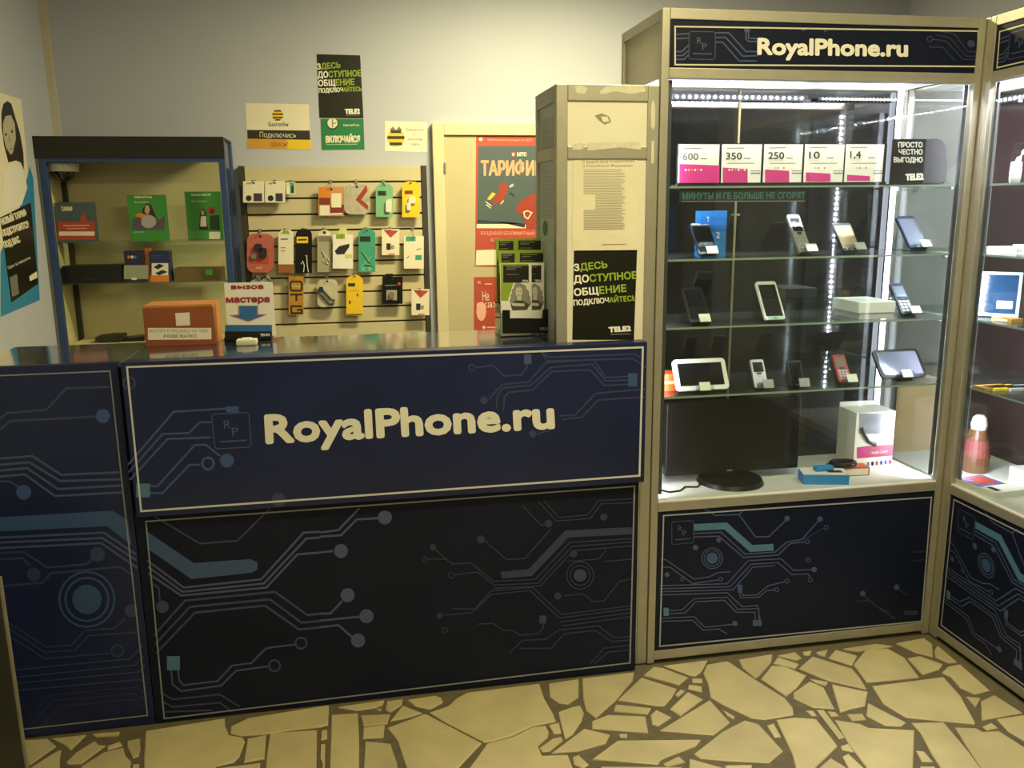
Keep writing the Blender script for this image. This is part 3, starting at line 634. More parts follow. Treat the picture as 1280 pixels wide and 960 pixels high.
sheet('poster', 'black left wall poster with white words stuck over the portrait', 'poster', 0, XL + .0015, (1, 0, 0), [(0, 550), (122, 490), (152, 815), (45, 890)], DKP, d_lw2, LW)

# ================================================================== door with posters
DW = M('cream door paint', 'bdb290', .5, noise=(3, .03))
dx0 = on(1, 540, 155, YB - .04).x; dz = on(1, 600, 154, YB - .04).z
dr = struct('door_1', box(bmesh.new(), dx0 + .062, dx0 + .88, YB - .03, YB - .001, .01, dz - .062), DW)
struct('trim_2', box(bmesh.new(), dx0, dx0 + .06, YB - .045, YB - .001, 0, dz, bev=.004), M('cream frame paint', 'd2c9a6', .5, noise=(3, .03)))
struct('trim_3', box(bmesh.new(), dx0 + .06, dx0 + .88, YB - .045, YB - .001, dz - .06, dz, bev=.004), M('cream frame paint'))
struct('trim_4', box(bmesh.new(), dx0 + .882, dx0 + .94, YB - .045, YB - .001, 0, dz, bev=.004), M('cream frame paint'))
for z in (1.66, .4): bx('hinge', M('steel pin'), dr, dx0 + .056, dx0 + .066, YB - .056, YB - .03, z, z + .055, bev=.003)
D6 = (590, 160, 5.3333)
def d_mts(i):
    BG = M('slate blue print', '4a5a60', .5)
    i.poly([(42, 122), (470, 118), (470, 640), (35, 645)], BG); i.poly([(33, 640), (480, 640), (480, 668), (30, 668)], CREAM)
    i.poly([(35, 610), (150, 622), (300, 630), (350, 665), (355, 640), (34, 640)], M('dark slate', '2c3a40', .5))
    i.disc(58, 75, 12, CREAM); i.text('Мобильный интернет от МТС', (105, 85), (400, 90), 14, M('pink text', 'eab0a0', .6))
    i.rect(262, 162, 288, 190, RED); i.disc(275, 176, 8, CREAM, ry=11); i.text('МТС', (302, 187), (362, 187), 22, CREAM, bold=.08)
    i.text('ТАРИФИЩЕ', (62, 315), (545, 315), 90, M('salmon lettering', 'dba583', .5), bold=.05)
    i.poly([(130, 490), (175, 430), (190, 370), (225, 360), (240, 400), (230, 440), (190, 490), (150, 515)], M('brick print', '9c3a2c', .5)); i.poly([(100, 475), (135, 428), (158, 440), (120, 480)], YELL)
    i.poly([(185, 505), (210, 478), (212, 490), (195, 508)], YELL); i.line([(90, 490), (130, 520)], 6, CREAM); i.line([(95, 510), (125, 535)], 6, CREAM); i.poly([(245, 385), (275, 370), (278, 385), (255, 400)], SKIN); i.line([(250, 430), (285, 455)], 14, M('dark slate'))
    i.poly([(285, 540), (330, 480), (400, 440), (480, 430), (480, 670), (360, 670), (350, 600)], M('brick print')); i.line([(345, 560), (370, 552), (398, 565), (372, 605), (350, 590)], 7, CREAM, True)
    i.text('РАЗДАВАЙ БЕЗЛИМИТНЫЙ ИНТЕРНЕТ', (60, 712), (560, 715), 22, M('pink text')); i.text('ВСЕМ', (125, 757), (200, 757), 20, M('pink text')); i.poly([(28, 815), (150, 810), (200, 830), (480, 830), (480, 910), (24, 915)], CREAM)
sheet('poster', 'red framed poster with large salmon word on the door', 'poster', 1, YB - .03, NY, [(28, 45), (500, 48), (500, 935), (20, 922)], RED, d_mts, D6)
def d_red2(i):
    i.text('Не', (198, 530), (235, 528), 50, CREAM); i.text('скажи', (165, 570), (330, 566), 36, CREAM); i.text('4G', (167, 432), (186, 432), 15, CREAM); i.line([(210, 435), (250, 434)], 6, M('pink text')); i.disc(190, 590, 28, M('pink text'), ry=55)
    i.disc(205, 682, 8, CREAM); i.line([(222, 682), (300, 682)], 8, M('pink text'))
sheet('poster', 'plain red poster low on the door behind the leaflets', 'poster', 1, YB - .03, NY, [(148, 395), (560, 390), (560, 900), (148, 900)], RED, d_red2, K7)

# ================================================================== slatwall with hanging packs
S4 = (290, 200, 4.9231)
ys = YB - .045
sl0 = on(1, 297, 204, ys); sl1 = on(1, 533, 208, ys); SX0, SX1, SZ = sl0.x, sl1.x, sl1.z
sw = thing('slatwall_panel', 'cream slatwall panel with dark side posts on the back wall', 'slatwall', ((SX0 + SX1) / 2, YB - .02, 0))
DKPOST = M('dark post', '37362c', .5, noise=(10, .1)); SLAT = M('cream slat', 'c6bd9c', .5, noise=(4, .03))
bx('post', DKPOST, sw, SX0, SX0 + .028, ys - .006, YB - .002, 0, SZ + .004); bx('post', DKPOST, sw, SX1 - .028, SX1, ys - .006, YB - .002, 0, SZ + .004)
bx('backing', M('slat groove', '5a4f38', .7), sw, SX0 + .028, SX1 - .028, YB - .016, YB - .003, .02, SZ)
pitch = .0802; z = SZ; me_s = None; SLZ = []
while z > .12:
    h = pitch - .009; SLZ.append(z)
    if me_s is None:
        s = mesh_obj('slat', box(bmesh.new(), SX0 + .03, SX1 - .03, ys, YB - .0165, z - h, z, bev=.002), SLAT, sw); me_s = s; z_first = z
    else:
        s = me_s.copy(); COL.objects.link(s); s.parent = sw; s.location = (0, 0, z - z_first); BASE[s.name] = BASE[sw.name]
    z -= pitch
GR = [zz - pitch + .0045 for zz in SLZ]                       # heights of the grooves
HOOKM = M('steel pin'); CLR = M('clear film', 'cfcabb', .15, spec=.8)
def groove_above(z): return min((g for g in GR if g > z - .012), default=z)
def pack(name, label, cat, rect, mat, d=.012, shape='rect', draw=None, group='packs hanging on the slatwall', extra=None, yoff=.03):
    """a pack hanging on a hook: rect in the S4 crop (x0, y0, x1, y1)"""
    yf = ys - yoff - d; T = pix(1, yf, S4); x0, y0, x1, y1 = rect
    a = T(x0, y1); b = T(x1, y0)
    t = thing(name, label, cat, ((a.x + b.x) / 2, yf + d / 2, a.z), group)
    w, h = x1 - x0, y1 - y0
    if shape == 'round': pts = [(x0, y1), (x1, y1)] + [((x0 + x1) / 2 + w / 2 * math.cos(q), y0 + w * .38 - w * .38 * math.sin(q)) for q in [math.pi * k / 8 for k in range(9)]]
    elif shape == 'chamfer': c = w * .22; pts = [(x0, y1), (x1, y1), (x1, y0 + c), (x1 - c, y0), (x0 + c, y0), (x0, y0 + c)]
    elif shape == 'blob': pts = rrect(x0, y0, x1, y1, w * .25)
    else: pts = [(x0, y1), (x1, y1), (x1, y0), (x0, y0)]
    mesh_obj('card', prism(bmesh.new(), [T(*p) for p in pts], (0, d, 0)), mat, t)
    i = Ink(T, NY, off=.0003); i.disc((x0 + x1) / 2, y0 + w * .10, w * .05, BROWN)
    if draw: draw(i, *rect)
    i.build('print', t)
    if extra: extra(t, T, yf)
    # hook of the slatwall that carries it
    g = groove_above(b.z); xc = (a.x + b.x) / 2; bm = bmesh.new()
    tube(bm, [(xc, ys - .001, g), (xc, ys - yoff + .004, g), (xc, ys - yoff + .002, b.z + .002), (xc, yf - .012, b.z - .003), (xc, yf - .016, b.z + .006)], .0016, 6)
    box(bm, xc - .007, xc + .007, ys - .004, ys - .0005, g - .008, g + .012); mesh_obj('display_hook', bm, HOOKM, sw)
    return t
def lump(rx0, ry0, rx1, ry1, mat, name='product', th=.012, shape=.3):
    def f(t, T, yf):
        pts = rrect(rx0, ry0, rx1, ry1, min(rx1 - rx0, ry1 - ry0) * shape); mesh_obj(name, prism(bmesh.new(), [T(*p) for p in pts], (0, -th, 0)), mat, t)
    return f
def both(*fs):
    def f(*a):
        for g in fs: g(*a)
    return f
def cable(pts, mat, r=.0025, name='cable'):
    def f(t, T, yf): mesh_obj(name, tube(bmesh.new(), [T(*p) + V((0, -r - .001, 0)) for p in pts], r, 6), mat, t)
    return f
GRAPH = M('dark gadget', '2b2b30', .4); DPUR = M('dark violet print', '3a3648', .5); WCAB = M('white cable', 'dedad0', .4); BURG = M('burgundy print', '7c2f2a', .5); MINT = M('mint card', '78b48c', .5); TEALC = M('teal card', '3f9c84', .5)
def d_wbox(i, x0, y0, x1, y1): i.rect(x0 + 65, y0 + 75, x1 - 13, y1 - 8, DPUR); i.disc(x0 + 35, y0 + 105, 18, GRAPH); i.line([(x0 + 20, y0 + 15), (x0 + 60, y0 + 10)], 4, GREYT)
pack('charger_box', 'white carton with dark square hanging at the slatwall corner', 'box', (68, 130, 198, 262), CREAM, .03, draw=d_wbox)
pack('charger_box', 'white carton with dark square beside the teal strip pack', 'box', (203, 130, 325, 262), CREAM, .03, draw=d_wbox)
pack('strip_pack', 'narrow teal and white strip pack on the top hook row', 'pack', (335, 135, 388, 210), CREAM, .008, draw=lambda i, a, b, c, d: (i.rect(a + 22, b + 5, c - 4, d - 5, TEALC), i.rect(a + 30, b + 25, c - 10, d - 8, GRAPH)))
pack('accessory_pack', 'yellow and burgundy pack with white insert on the slatwall', 'pack', (532, 165, 690, 345), M('salmon card', 'c98f5c', .5), .01, draw=lambda i, a, b, c, d: (i.rect(540, 170, 605, 232, ORAN), i.rect(536, 232, 605, 275, BURG), i.rect(605, 275, 688, 335, BURG), i.rect(540, 280, 600, 340, CREAM), i.rect(612, 205, 672, 292, CREAM), i.line([(540, 335), (680, 330)], 10, CREAM)))
pack('foil_bag', 'silver foil bag with red swoosh on the slatwall', 'pack', (690, 150, 848, 335), M('silver foil', 'c9c3b0', .25, .3, noise=(40, .15), bump=.5), .012, 'blob', draw=lambda i, a, b, c, d: i.poly([(760, 245), (825, 155), (835, 190), (795, 245), (840, 280), (835, 308), (800, 280)], M('brick print')))
pack('cable_pack', 'mint green pack with dark label and clear window', 'pack', (885, 145, 990, 350), MINT, .01, 'chamfer', draw=lambda i, a, b, c, d: (i.rect(897, 190, 948, 220, GRAPH), i.rect(955, 240, 985, 325, CLR)), extra=lump(945, 248, 978, 320, WCAB))
pack('charger_pack', 'yellow pack holding a white plug on the top hook row', 'pack', (1047, 133, 1155, 352), YELL, .012, 'chamfer', draw=lambda i, a, b, c, d: i.rect(1062, 188, 1112, 210, BURG), extra=both(lump(1085, 228, 1130, 268, WCAB), lump(1075, 262, 1100, 310, WCAB)))
pack('clamshell_pack', 'large pink clamshell with dark gadget on the slatwall', 'pack', (92, 455, 255, 692), M('pink clamshell', 'b8655a', .3, noise=(20, .1)), .03, 'blob', draw=lambda i, a, b, c, d: (i.rect(120, 590, 225, 640, RED), i.text('mp3', (150, 668), (185, 668), 14, CREAM)), extra=both(lump(140, 515, 185, 560, GRAPH, th=.015), lump(170, 540, 215, 600, GRAPH, th=.015), lump(118, 575, 150, 610, GREYT)))
pack('cable_pack', 'tall white pack with green tab and brown foot', 'pack', (285, 430, 378, 693), CREAM, .015, 'chamfer', draw=lambda i, a, b, c, d: (i.poly([(308, 455), (320, 433), (345, 433), (356, 455)], LIME), i.rect(285, 642, 378, 693, M('wood brown print', '9a5c34', .5)), i.line([(300, 488), (345, 486)], 9, GREYT), i.line([(300, 540), (330, 540)], 5, GREYT), i.line([(300, 560), (325, 560)], 5, GREYT)))
pack('cable_pack', 'black pack with yellow label and white cable', 'pack', (392, 422, 492, 697), BLK, .012, 'round', draw=lambda i, a, b, c, d: (i.rect(398, 472, 468, 512, YELL), i.line([(405, 492), (460, 490)], 10, GRAPH)), extra=both(cable([(425, 640), (435, 620), (445, 650), (440, 690)], WCAB), cable([(450, 590), (460, 585), (462, 640), (470, 690)], WCAB)))
pack('cable_pack', 'clear grey pack with white round top on the slatwall', 'pack', (525, 428, 613, 690), M('grey film', 'a7a28d', .2, spec=.7), .012, 'round', draw=lambda i, a, b, c, d: (i.poly([(527, 465), (535, 440), (569, 430), (603, 440), (611, 465)], CREAM), i.disc(569, 447, 10, GRAPH), i.rect(535, 470, 605, 500, GREYT)), extra=cable([(555, 560), (575, 600), (560, 620), (590, 640), (560, 570), (600, 620)], WCAB))
pack('reader_box', 'white box with black device picture and lime hang tab', 'box', (620, 460, 745, 668), WHITE, .03, draw=lambda i, a, b, c, d: (i.poly([(632, 560), (660, 530), (722, 515), (722, 535), (690, 580), (645, 582)], GRAPH), i.rect(640, 455, 695, 485, LIME), i.rect(695, 580, 740, 605, M('pale lime', 'c8d08a', .5))), extra=lambda t, T, yf: mesh_obj('hang_tab', prism(bmesh.new(), [T(*p) + V((0, .012, 0)) for p in ((645, 460), (710, 460), (705, 425), (685, 412), (665, 420))], (0, .003, 0)), M('pale lime'), t))
pack('cable_pack', 'teal pack with dark label on the middle hook row', 'pack', (778, 425, 882, 690), TEALC, .012, 'chamfer', draw=lambda i, a, b, c, d: (i.rect(787, 470, 852, 503, GRAPH), i.line([(790, 660), (860, 590)], 5, MINT), i.disc(808, 672, 12, MINT), i.disc(848, 668, 14, MINT)), extra=cable([(800, 560), (840, 620), (865, 650), (820, 640)], MINT))
def d_sd(i, x0, y0, x1, y1):
    w = x1 - x0; i.poly([(x0 + 8, y0 + 3), (x1 - 5, y0 + 10), (x0 + w * .5, y0 + w * .5)], RED); i.rect(x0 + 28, y0 + 88, x0 + 55, y0 + 128, GRAPH); i.text('8', (x0 + 58, y0 + 122), (x0 + 74, y0 + 122), 22, GREYT, bold=.06); i.line([(x0 + 40, y1 - 6), (x1 - 30, y1 - 6)], 6, RED)
pack('memory_card_pack', 'white and red memory card pack on the middle hook row', 'pack', (922, 425, 1030, 585), CREAM, .006, draw=d_sd)
pack('earphone_pack', 'white box with teal corner on the middle hook row', 'pack', (1058, 468, 1180, 668), CREAM, .02, draw=lambda i, a, b, c, d: (i.rect(1070, 470, 1130, 500, TEALC), i.line([(1135, 552), (1165, 545)], 5, GREYT), i.rect(1128, 585, 1168, 615, TEALC), i.line([(1075, 605), (1090, 590)], 5, GREYT)))
def d_otg(i, x0, y0, x1, y1):
    for k, (ya, yb) in enumerate(((718, 818), (822, 886), (890, 952))): i.rect(x0 + 3, ya, x1 - 3, yb - 4, M('amber card', 'b8862e', .5))
    i.line([(360, 755), (370, 748), (422, 748), (430, 758), (430, 795), (422, 804), (370, 804), (360, 795)], 12, BROWN, True); i.text('on the go', (372, 782), (420, 782), 12, CREAM)
    i.line([(358, 828), (434, 828)], 12, BROWN); i.line([(396, 830), (396, 868)], 12, BROWN)
    i.line([(430, 900), (365, 900), (365, 942), (430, 942), (430, 922), (400, 922)], 12, BROWN)
pack('adapter_card', 'yellow card spelling OTG in black block letters', 'pack', (348, 716, 440, 952), M('amber card', 'b8862e', .5), .006, draw=d_otg)
pack('cable_bag', 'clear bag holding a dark blue coiled cable', 'pack', (525, 735, 650, 905), M('clear bag film', 'c9c3ac', .15, spec=.8, noise=(25, .12)), .012, 'blob', extra=both(cable([(540, 790), (535, 815), (560, 840), (600, 885), (625, 885), (630, 860), (605, 850), (560, 800), (540, 790)], M('blue cable', '23304a', .4), .005), lump(535, 780, 562, 810, M('blue cable'))))
pack('cable_pack', 'yellow pack with rounded top beside the black pack', 'pack', (703, 708, 806, 956), YELL, .012, 'round', draw=lambda i, a, b, c, d: (i.rect(715, 758, 758, 778, BROWN), i.line([(718, 805), (780, 802)], 4, ORAN), i.rect(720, 865, 730, 885, BROWN), i.rect(768, 822, 776, 840, BROWN), i.line([(706, 950), (800, 950)], 6, BROWN)))
pack('cable_pack', 'black square pack with clear window on the lowest hook row', 'pack', (925, 718, 1050, 885), BLK, .014, draw=lambda i, a, b, c, d: (i.disc(1028, 762, 10, RED), i.line([(940, 772), (1010, 770)], 6, GREYT), i.rect(950, 800, 1015, 862, M('grey film'))), extra=both(lump(965, 812, 998, 850, GREYT), lump(945, 700, 990, 722, BLK, 'hang_tab', .004)))
pack('memory_card_pack', 'white and red memory card pack by the dark post', 'pack', (1105, 795, 1215, 955), CREAM, .006, draw=d_sd, yoff=.045)
pack('cable_pack', 'clear pack with black cable loop behind the red-lettered sign', 'pack', (115, 715, 240, 905), M('grey film'), .012, 'blob', extra=cable([(120, 735), (150, 715), (175, 735), (210, 712), (238, 740), (238, 850), (180, 890), (125, 850)], BLK, .004))
for px, py in ((352, 417), (385, 417), (515, 415), (470, 415)):
    p = on(1, px, py, ys); g = min(GR, key=lambda q: abs(q - p.z)); bm = bmesh.new()
    tube(bm, [(p.x, ys - .001, g), (p.x, ys - .10, g), (p.x, ys - .105, g + .01)], .002, 6); box(bm, p.x - .012, p.x + .012, ys - .004, ys - .0005, g - .008, g + .018); mesh_obj('display_hook', bm, HOOKM, sw)

# ================================================================== blue cabinet on the left
by0, by1 = 1.90, YB - .02
bl0 = on(1, 40, 166, by0); bl1 = on(1, 279, 171, by0); bX0, bX1, bZ = bl0.x, bl1.x, bl1.z
hz0 = on(1, 270, 197, by0).z
BLUE = M('blue frame', '2b4678', .45, noise=(10, .08)); TAN = M('tan back board', 'cfc598', .7, noise=(2, .08))
bc = thing('glass_cabinet', 'blue framed glass cabinet with black top band by the left wall', 'cabinet', ((bX0 + bX1) / 2, (by0 + by1) / 2, 0))
q = .03
for x in (bX0 + .012, bX1 - q):
    for y in (by0, by1 - q): bx('post', DKPOST if y > by0 and x < bX1 - .1 else BLUE, bc, x, x + q, y, y + q, 0, bZ, bev=.003)
bx('post', M('grey post', '6d6a5c', .5, noise=(10, .08)), bc, bX0, bX0 + .012, by0, by0 + q, 0, bZ)
bx('header', M('black band', '1b1b18', .5, noise=(4, .1)), bc, bX0, bX1, by0 - .006, by0, hz0, bZ)
bx('rail', BLUE, bc, bX0 + .042, bX1 - q, by0, by0 + .02, hz0 - .02, hz0)
bx('top_board', M('black band'), bc, bX0 + .01, bX1 - .002, by0, by1, bZ - .012, bZ)
bx('back_board', TAN, bc, bX0 + .03, bX1 - q, by1 - .008, by1 - .002, .02, bZ - .015)
bx('side_board', TAN, bc, bX0 + .014, bX0 + .020, by0 + q, by1 - q, .02, bZ - .015)
bx('side_glass', PANE, bc, bX1 - .012, bX1 - .008, by0 + q, by1 - q, .1, bZ - .015)
bx('base_box', BLUE, bc, bX0 + .03, bX1 - q, by0 + .03, by1 - .03, .02, .1)
zs1 = on(1, 170, 302, by0 + .02).z; zs2 = on(1, 170, 353, by0 + .02).z
for z in (zs1, zs2): bx('glass_shelf', SHELFG, bc, bX0 + .022, bX1 - .013, by0 + .02, by1 - .03, z - .006, z)
zs3 = on(1, 150, 428, by0 + .07).z
bx('lower_board', TAN, bc, bX0 + .045, bX1 - q - .002, by0 + .03, by1 - .03, zs3 - .012, zs3)
# dome camera under the top board
p = on(1, 78, 207, by0 + .1); zc = bZ - .012
dm = thing('dome_camera', 'white dome camera with black eye in the blue cabinet', 'camera', (p.x, by0 + .1, p.z - .05))
bm = cyl(bmesh.new(), (p.x, by0 + .1, p.z - .010), .066, .036, r2=.072, seg=32); mesh_obj('housing', bm, M('white plastic', 'd2cdbb', .4), dm)
bm = bmesh.new(); bmesh.ops.create_uvsphere(bm, u_segments=24, v_segments=12, radius=.054, matrix=Matrix.Translation((p.x, by0 + .1, p.z - .026)) @ Matrix.Diagonal((1, 1, .95, 1)))
mesh_obj('dome', bm, M('smoked dome', '141414', .08, spec=.9), dm); mesh_obj('mount_stem', cyl(bmesh.new(), (p.x, by0 + .1, (p.z + .004 + zc) / 2), .02, max(.004, zc - p.z - .006)), M('white plastic'), dm)
# leaflets and boxes on its shelves
B5 = (50, 230, 4.8)
def standee(name, label, cat, rect, mat, y, draw, zb, d=.02, crop=B5, group=None):
    """stand-up card: front face at depth y, its foot at height zb"""
    T = pix(1, y, crop); x0, y0, x1, y1 = rect; a, b = T(x0, y1), T(x1, y0)
    t = thing(name, label, cat, ((a.x + b.x) / 2, y + d / 2, zb), group)
    bx('card', mat, t, a.x, b.x, y, y + .003, zb, b.z); 
    bm = prism(bmesh.new(), [((a.x + b.x) / 2 - .01, y + .003, zb), ((a.x + b.x) / 2 - .01, y + .003, zb + (b.z - zb) * .7), ((a.x + b.x) / 2 - .01, y + .06, zb)], (.003, 0, 0)); mesh_obj('easel', bm, CREAM, t)
    if draw: i = Ink(T, NY); draw(i, *rect); i.build('print', t)
    return t
def d_red(i, a, b, c, d): i.rect(a, b, c, 222, M('slate blue print')); i.rect(a, 225, c, d, RED); i.rect(a + 4, 285, c - 2, 310, CREAM); i.text('ТАРИФ', (128, 162), (195, 162), 24, CREAM, bold=.06); i.poly([(235, 232), (262, 165), (275, 200), (290, 230)], RED); i.line([(140, 250), (295, 248)], 6, M('pink text')); i.line([(160, 268), (280, 266)], 5, M('pink text'))
standee('leaflet', 'slate and red leaflet standing on the blue cabinet shelf', 'leaflet', (110, 110, 330, 335), M('slate blue print'), by0 + .10, d_red, zs1)
def d_gr(i, a, b, c, d):
    i.text('МегаФон', (568, 85), (670, 84), 14, CREAM, bold=.04); i.text('Включайся', (568, 115), (650, 114), 11, CREAM); i.poly([(610, 270), (615, 150), (640, 115), (665, 125), (690, 180), (720, 270)], HAIR); i.poly([(628, 165), (632, 130), (650, 125), (660, 150), (652, 180), (640, 184)], M('skin print', 'c09a78', .6)); i.poly([(568, 190), (600, 172), (640, 185), (610, 205)], ORAN); i.poly([(555, 210), (600, 200), (640, 230), (720, 210), (750, 190), (748, 275), (555, 275)], M('violet print', '5a4a62', .6)); i.disc(652, 225, 46, M('silver print', 'a8a4a2', .5), ry=40); i.line([(560, 290), (625, 288)], 8, MINT)
standee('leaflet', 'green leaflet with woman and silver ball on cabinet shelf', 'leaflet', (545, 65, 755, 330), M('leaf green print', '3b8a3a', .5), by0 + .12, d_gr, zs1)
def d_gr2(i, a, b, c, d):
    i.text('Включайся!', (908, 72), (1025, 70), 14, CREAM, bold=.04); i.text('без границ', (910, 108), (1000, 106), 9, CREAM); i.poly([(955, 275), (960, 170), (975, 148), (992, 155), (998, 190), (1010, 275)], HAIR); i.poly([(965, 180), (968, 160), (985, 158), (986, 182), (976, 190)], M('skin print')); i.poly([(962, 255), (965, 195), (995, 192), (1000, 255)], CREAM); i.disc(1030, 160, 26, M('brick print'), ry=24); i.disc(1032, 165, 12, HAIR); i.poly([(1020, 190), (1075, 185), (1080, 275), (1020, 275)], M('dark green ink')); i.rect(a, 282, c, d, M('bright green print', '4f9c48', .5)); i.rect(1015, 287, c, 330, CREAM)
standee('leaflet', 'green leaflet with two people and pale footer on cabinet shelf', 'leaflet', (890, 45, 1082, 333), M('leaf green print'), by0 + .10, d_gr2, zs1)
def cbox(name, label, cat, px0, px1, ptop, y, zb, d, mat, draw=None, crop=(0, 0, 1), group=None, bev=.001, lid=None):
    """carton standing at height zb with its front at depth y, between pixel columns px0 and px1, top at pixel row ptop"""
    T = pix(1, y, crop); a = T(px0, ptop); b = T(px1, ptop)
    t = thing(name, label, cat, ((a.x + b.x) / 2, y + d / 2, zb), group)
    bx('carton', mat, t, a.x, b.x, y, y + d, zb, (a.z + b.z) / 2, bev=bev)
    if draw: i = Ink(T, NY, off=.0006); draw(i); i.build('print', t)
    if lid: lid(t, a, b)
    return t
yb2 = by0 + .06
cbox('gadget_box', 'violet box with pale lower half on the cabinet shelf', 'box', 500, 622, 403, yb2, zs2, .07, M('violet carton', '2a2444', .5, noise=(9, .1)), lambda i: (i.rect(504, 487, 650, 570, M('pale map print', '9aa08a', .6)), i.disc(533, 438, 9, ORAN), i.disc(553, 438, 9, CREAM), i.disc(571, 439, 9, LBLUE), i.line([(530, 540), (620, 525)], 4, LIME), i.rect(550, 562, 580, 576, CREAM)), B5)
cbox('gadget_box', 'dark blue box with black device pictures and orange foot', 'box', 655, 772, 403, yb2, zs2, .07, M('blue carton', '25305c', .5, noise=(9, .1)), lambda i: (i.rect(670, 475, 770, 548, CREAM), i.poly([(680, 500), (715, 478), (745, 490), (708, 512)], GRAPH), i.poly([(690, 535), (735, 515), (765, 528), (715, 548)], GRAPH), i.rect(662, 548, 774, 588, ORAN), i.line([(665, 432), (735, 428)], 7, SLATE)), B5)
cbox('orange_box', 'thin orange box standing between violet and blue boxes', 'box', 624, 652, 385, yb2 + .01, zs2, .06, M('orange carton', 'b0683c', .5, noise=(9, .1)), None, B5)
cbox('black_case', 'long black box lying on the cabinet shelf', 'box', 128, 488, 490, by0 + .07, zs2, .13, M('black carton', '161612', .4, noise=(9, .2)), lambda i: i.line([(260, 572), (350, 570)], 10, GRAPH), B5)
cbox('brown_box', 'long brown box with green price tag on the cabinet shelf', 'box', 800, 1085, 505, by0 + .07, zs2, .13, M('brown carton', '6b5a34', .6, noise=(9, .1)), lambda i: (i.rect(992, 512, 1036, 545, M('bright green tag', '58c436', .5)), i.disc(1062, 515, 8, RED)), B5)
def clutter(name, label, pts, y, mat, zb):
    T = pix(1, y, B5); bm = bmesh.new(); P = [T(*p) for p in pts]; mn = min(p.z for p in P); P = [p + V((0, 0, zb - mn)) for p in P]; prism(bm, P, (0, .09, 0)); return tag(mesh_obj(name, bm, mat), label, 'tool')
clutter('tool_roll', 'dark folded tool pouch lying in the cabinet bottom', [(330, 940), (330, 915), (400, 905), (492, 900), (495, 925), (480, 945)], by0 + .07, M('olive cloth', '2a2a1c', .8, noise=(20, .2)), zs3)
clutter('tool_roll', 'flat black tray beside the pouch in cabinet bottom', [(500, 935), (500, 920), (625, 905), (625, 935)], by0 + .08, BLK, zs3)

# ================================================================== things on the counter
G2 = (170, 370, 10.667)
pb = on(2, 222, 432.5, ZT); yb = pb.y
T = pix(1, yb, G2)
wb = thing('wooden_box', 'orange-brown wooden tip box with white labels on the counter', 'box', (T(590, 660).x, yb + .06, ZT))
xa, xb_, zt = T(105, 400).x, T(1050, 400).x, T(560, 155).z
WOOD = M('orange wood', '8f4e2c', .45, noise=(14, .12)); WOODL = M('light wood edge', 'b9793f', .5, noise=(14, .1))
for nm, mt, a in (('front_board', WOOD, (xa, xb_, yb, yb + .01, ZT, zt)), ('side_board', WOODL, (xa, xa + .01, yb + .01, yb + .13, ZT, zt)), ('side_board', WOODL, (xb_ - .01, xb_, yb + .01, yb + .13, ZT, zt)), ('back_board', WOOD, (xa + .01, xb_ - .01, yb + .12, yb + .13, ZT, zt)), ('lid', WOODL, (xa + .002, xb_ - .002, yb + .002, yb + .128, zt, zt + .008))): bx(nm, mt, wb, *a, bev=.0015)
i = Ink(T, NY, off=.0006); i.poly([(522, 228), (715, 218), (722, 390), (538, 400)], CREAM); i.poly([(158, 425), (1005, 425), (1008, 578), (160, 585)], CREAM)
i.text('МАСТЕРУ И ПРОДАВЦУ НА ПИВО', (178, 485), (960, 482), 36, GREYT); i.text('РАЗВЕ ЖАЛКО', (375, 555), (805, 553), 38, GREYT, bold=.04); i.build('labels', wb)
# sign with arrow
S5 = (270, 300, 4.5714)
yb = on(2, 310, 425.5, ZT).y; T = pix(1, yb, S5); sg = thing('call_sign', 'white counter sign with maroon words and blue down arrow', 'sign', (T(185, 570).x, yb + .03, ZT))
bx('sheet', WHITE, sg, T(45, 245).x, T(322, 245).x, yb, yb + .004, ZT + .012, T(185, 243).z)
bx('base', BLK, sg, T(50, 570).x, T(320, 570).x, yb - .012, yb + .06, ZT, ZT + .012, bev=.002)
i = Ink(T, NY, off=.0006); MAR = M('maroon lettering', '9c3038', .5); ABL = M('arrow blue', '2f6aa8', .5)
i.rect(52, 485, 320, 522, ABL); i.rect(50, 522, 320, 568, BLACK); i.text('вызов', (88, 280), (270, 278), 24, MAR, bold=.1); i.text('мастера', (60, 357), (304, 354), 33, MAR, bold=.09)
i.poly([(127, 374), (241, 374), (241, 424), (295, 424), (185, 468), (75, 430), (127, 426)], M('arrow outline', 'b0707a', .5)); i.poly([(135, 378), (233, 378), (233, 428), (275, 428), (185, 462), (98, 432), (135, 430)], ABL)
i.text('TELE2', (254, 552), (308, 550), 15, WHITE, bold=.08); i.build('print', sg)
p0 = on(2, 308, 432.3, ZT)
wc = thing('bell_button', 'small white call button lying on the counter before the sign', 'button', (p0.x, p0.y + .02, ZT)); bx('body', M('white plastic'), wc, p0.x - .030, p0.x + .030, p0.y, p0.y + .042, ZT, ZT + .018, bev=.006); bx('key', CREAM, wc, p0.x - .014, p0.x + .014, p0.y + .008, p0.y + .034, ZT + .018, ZT + .0205, bev=.001)
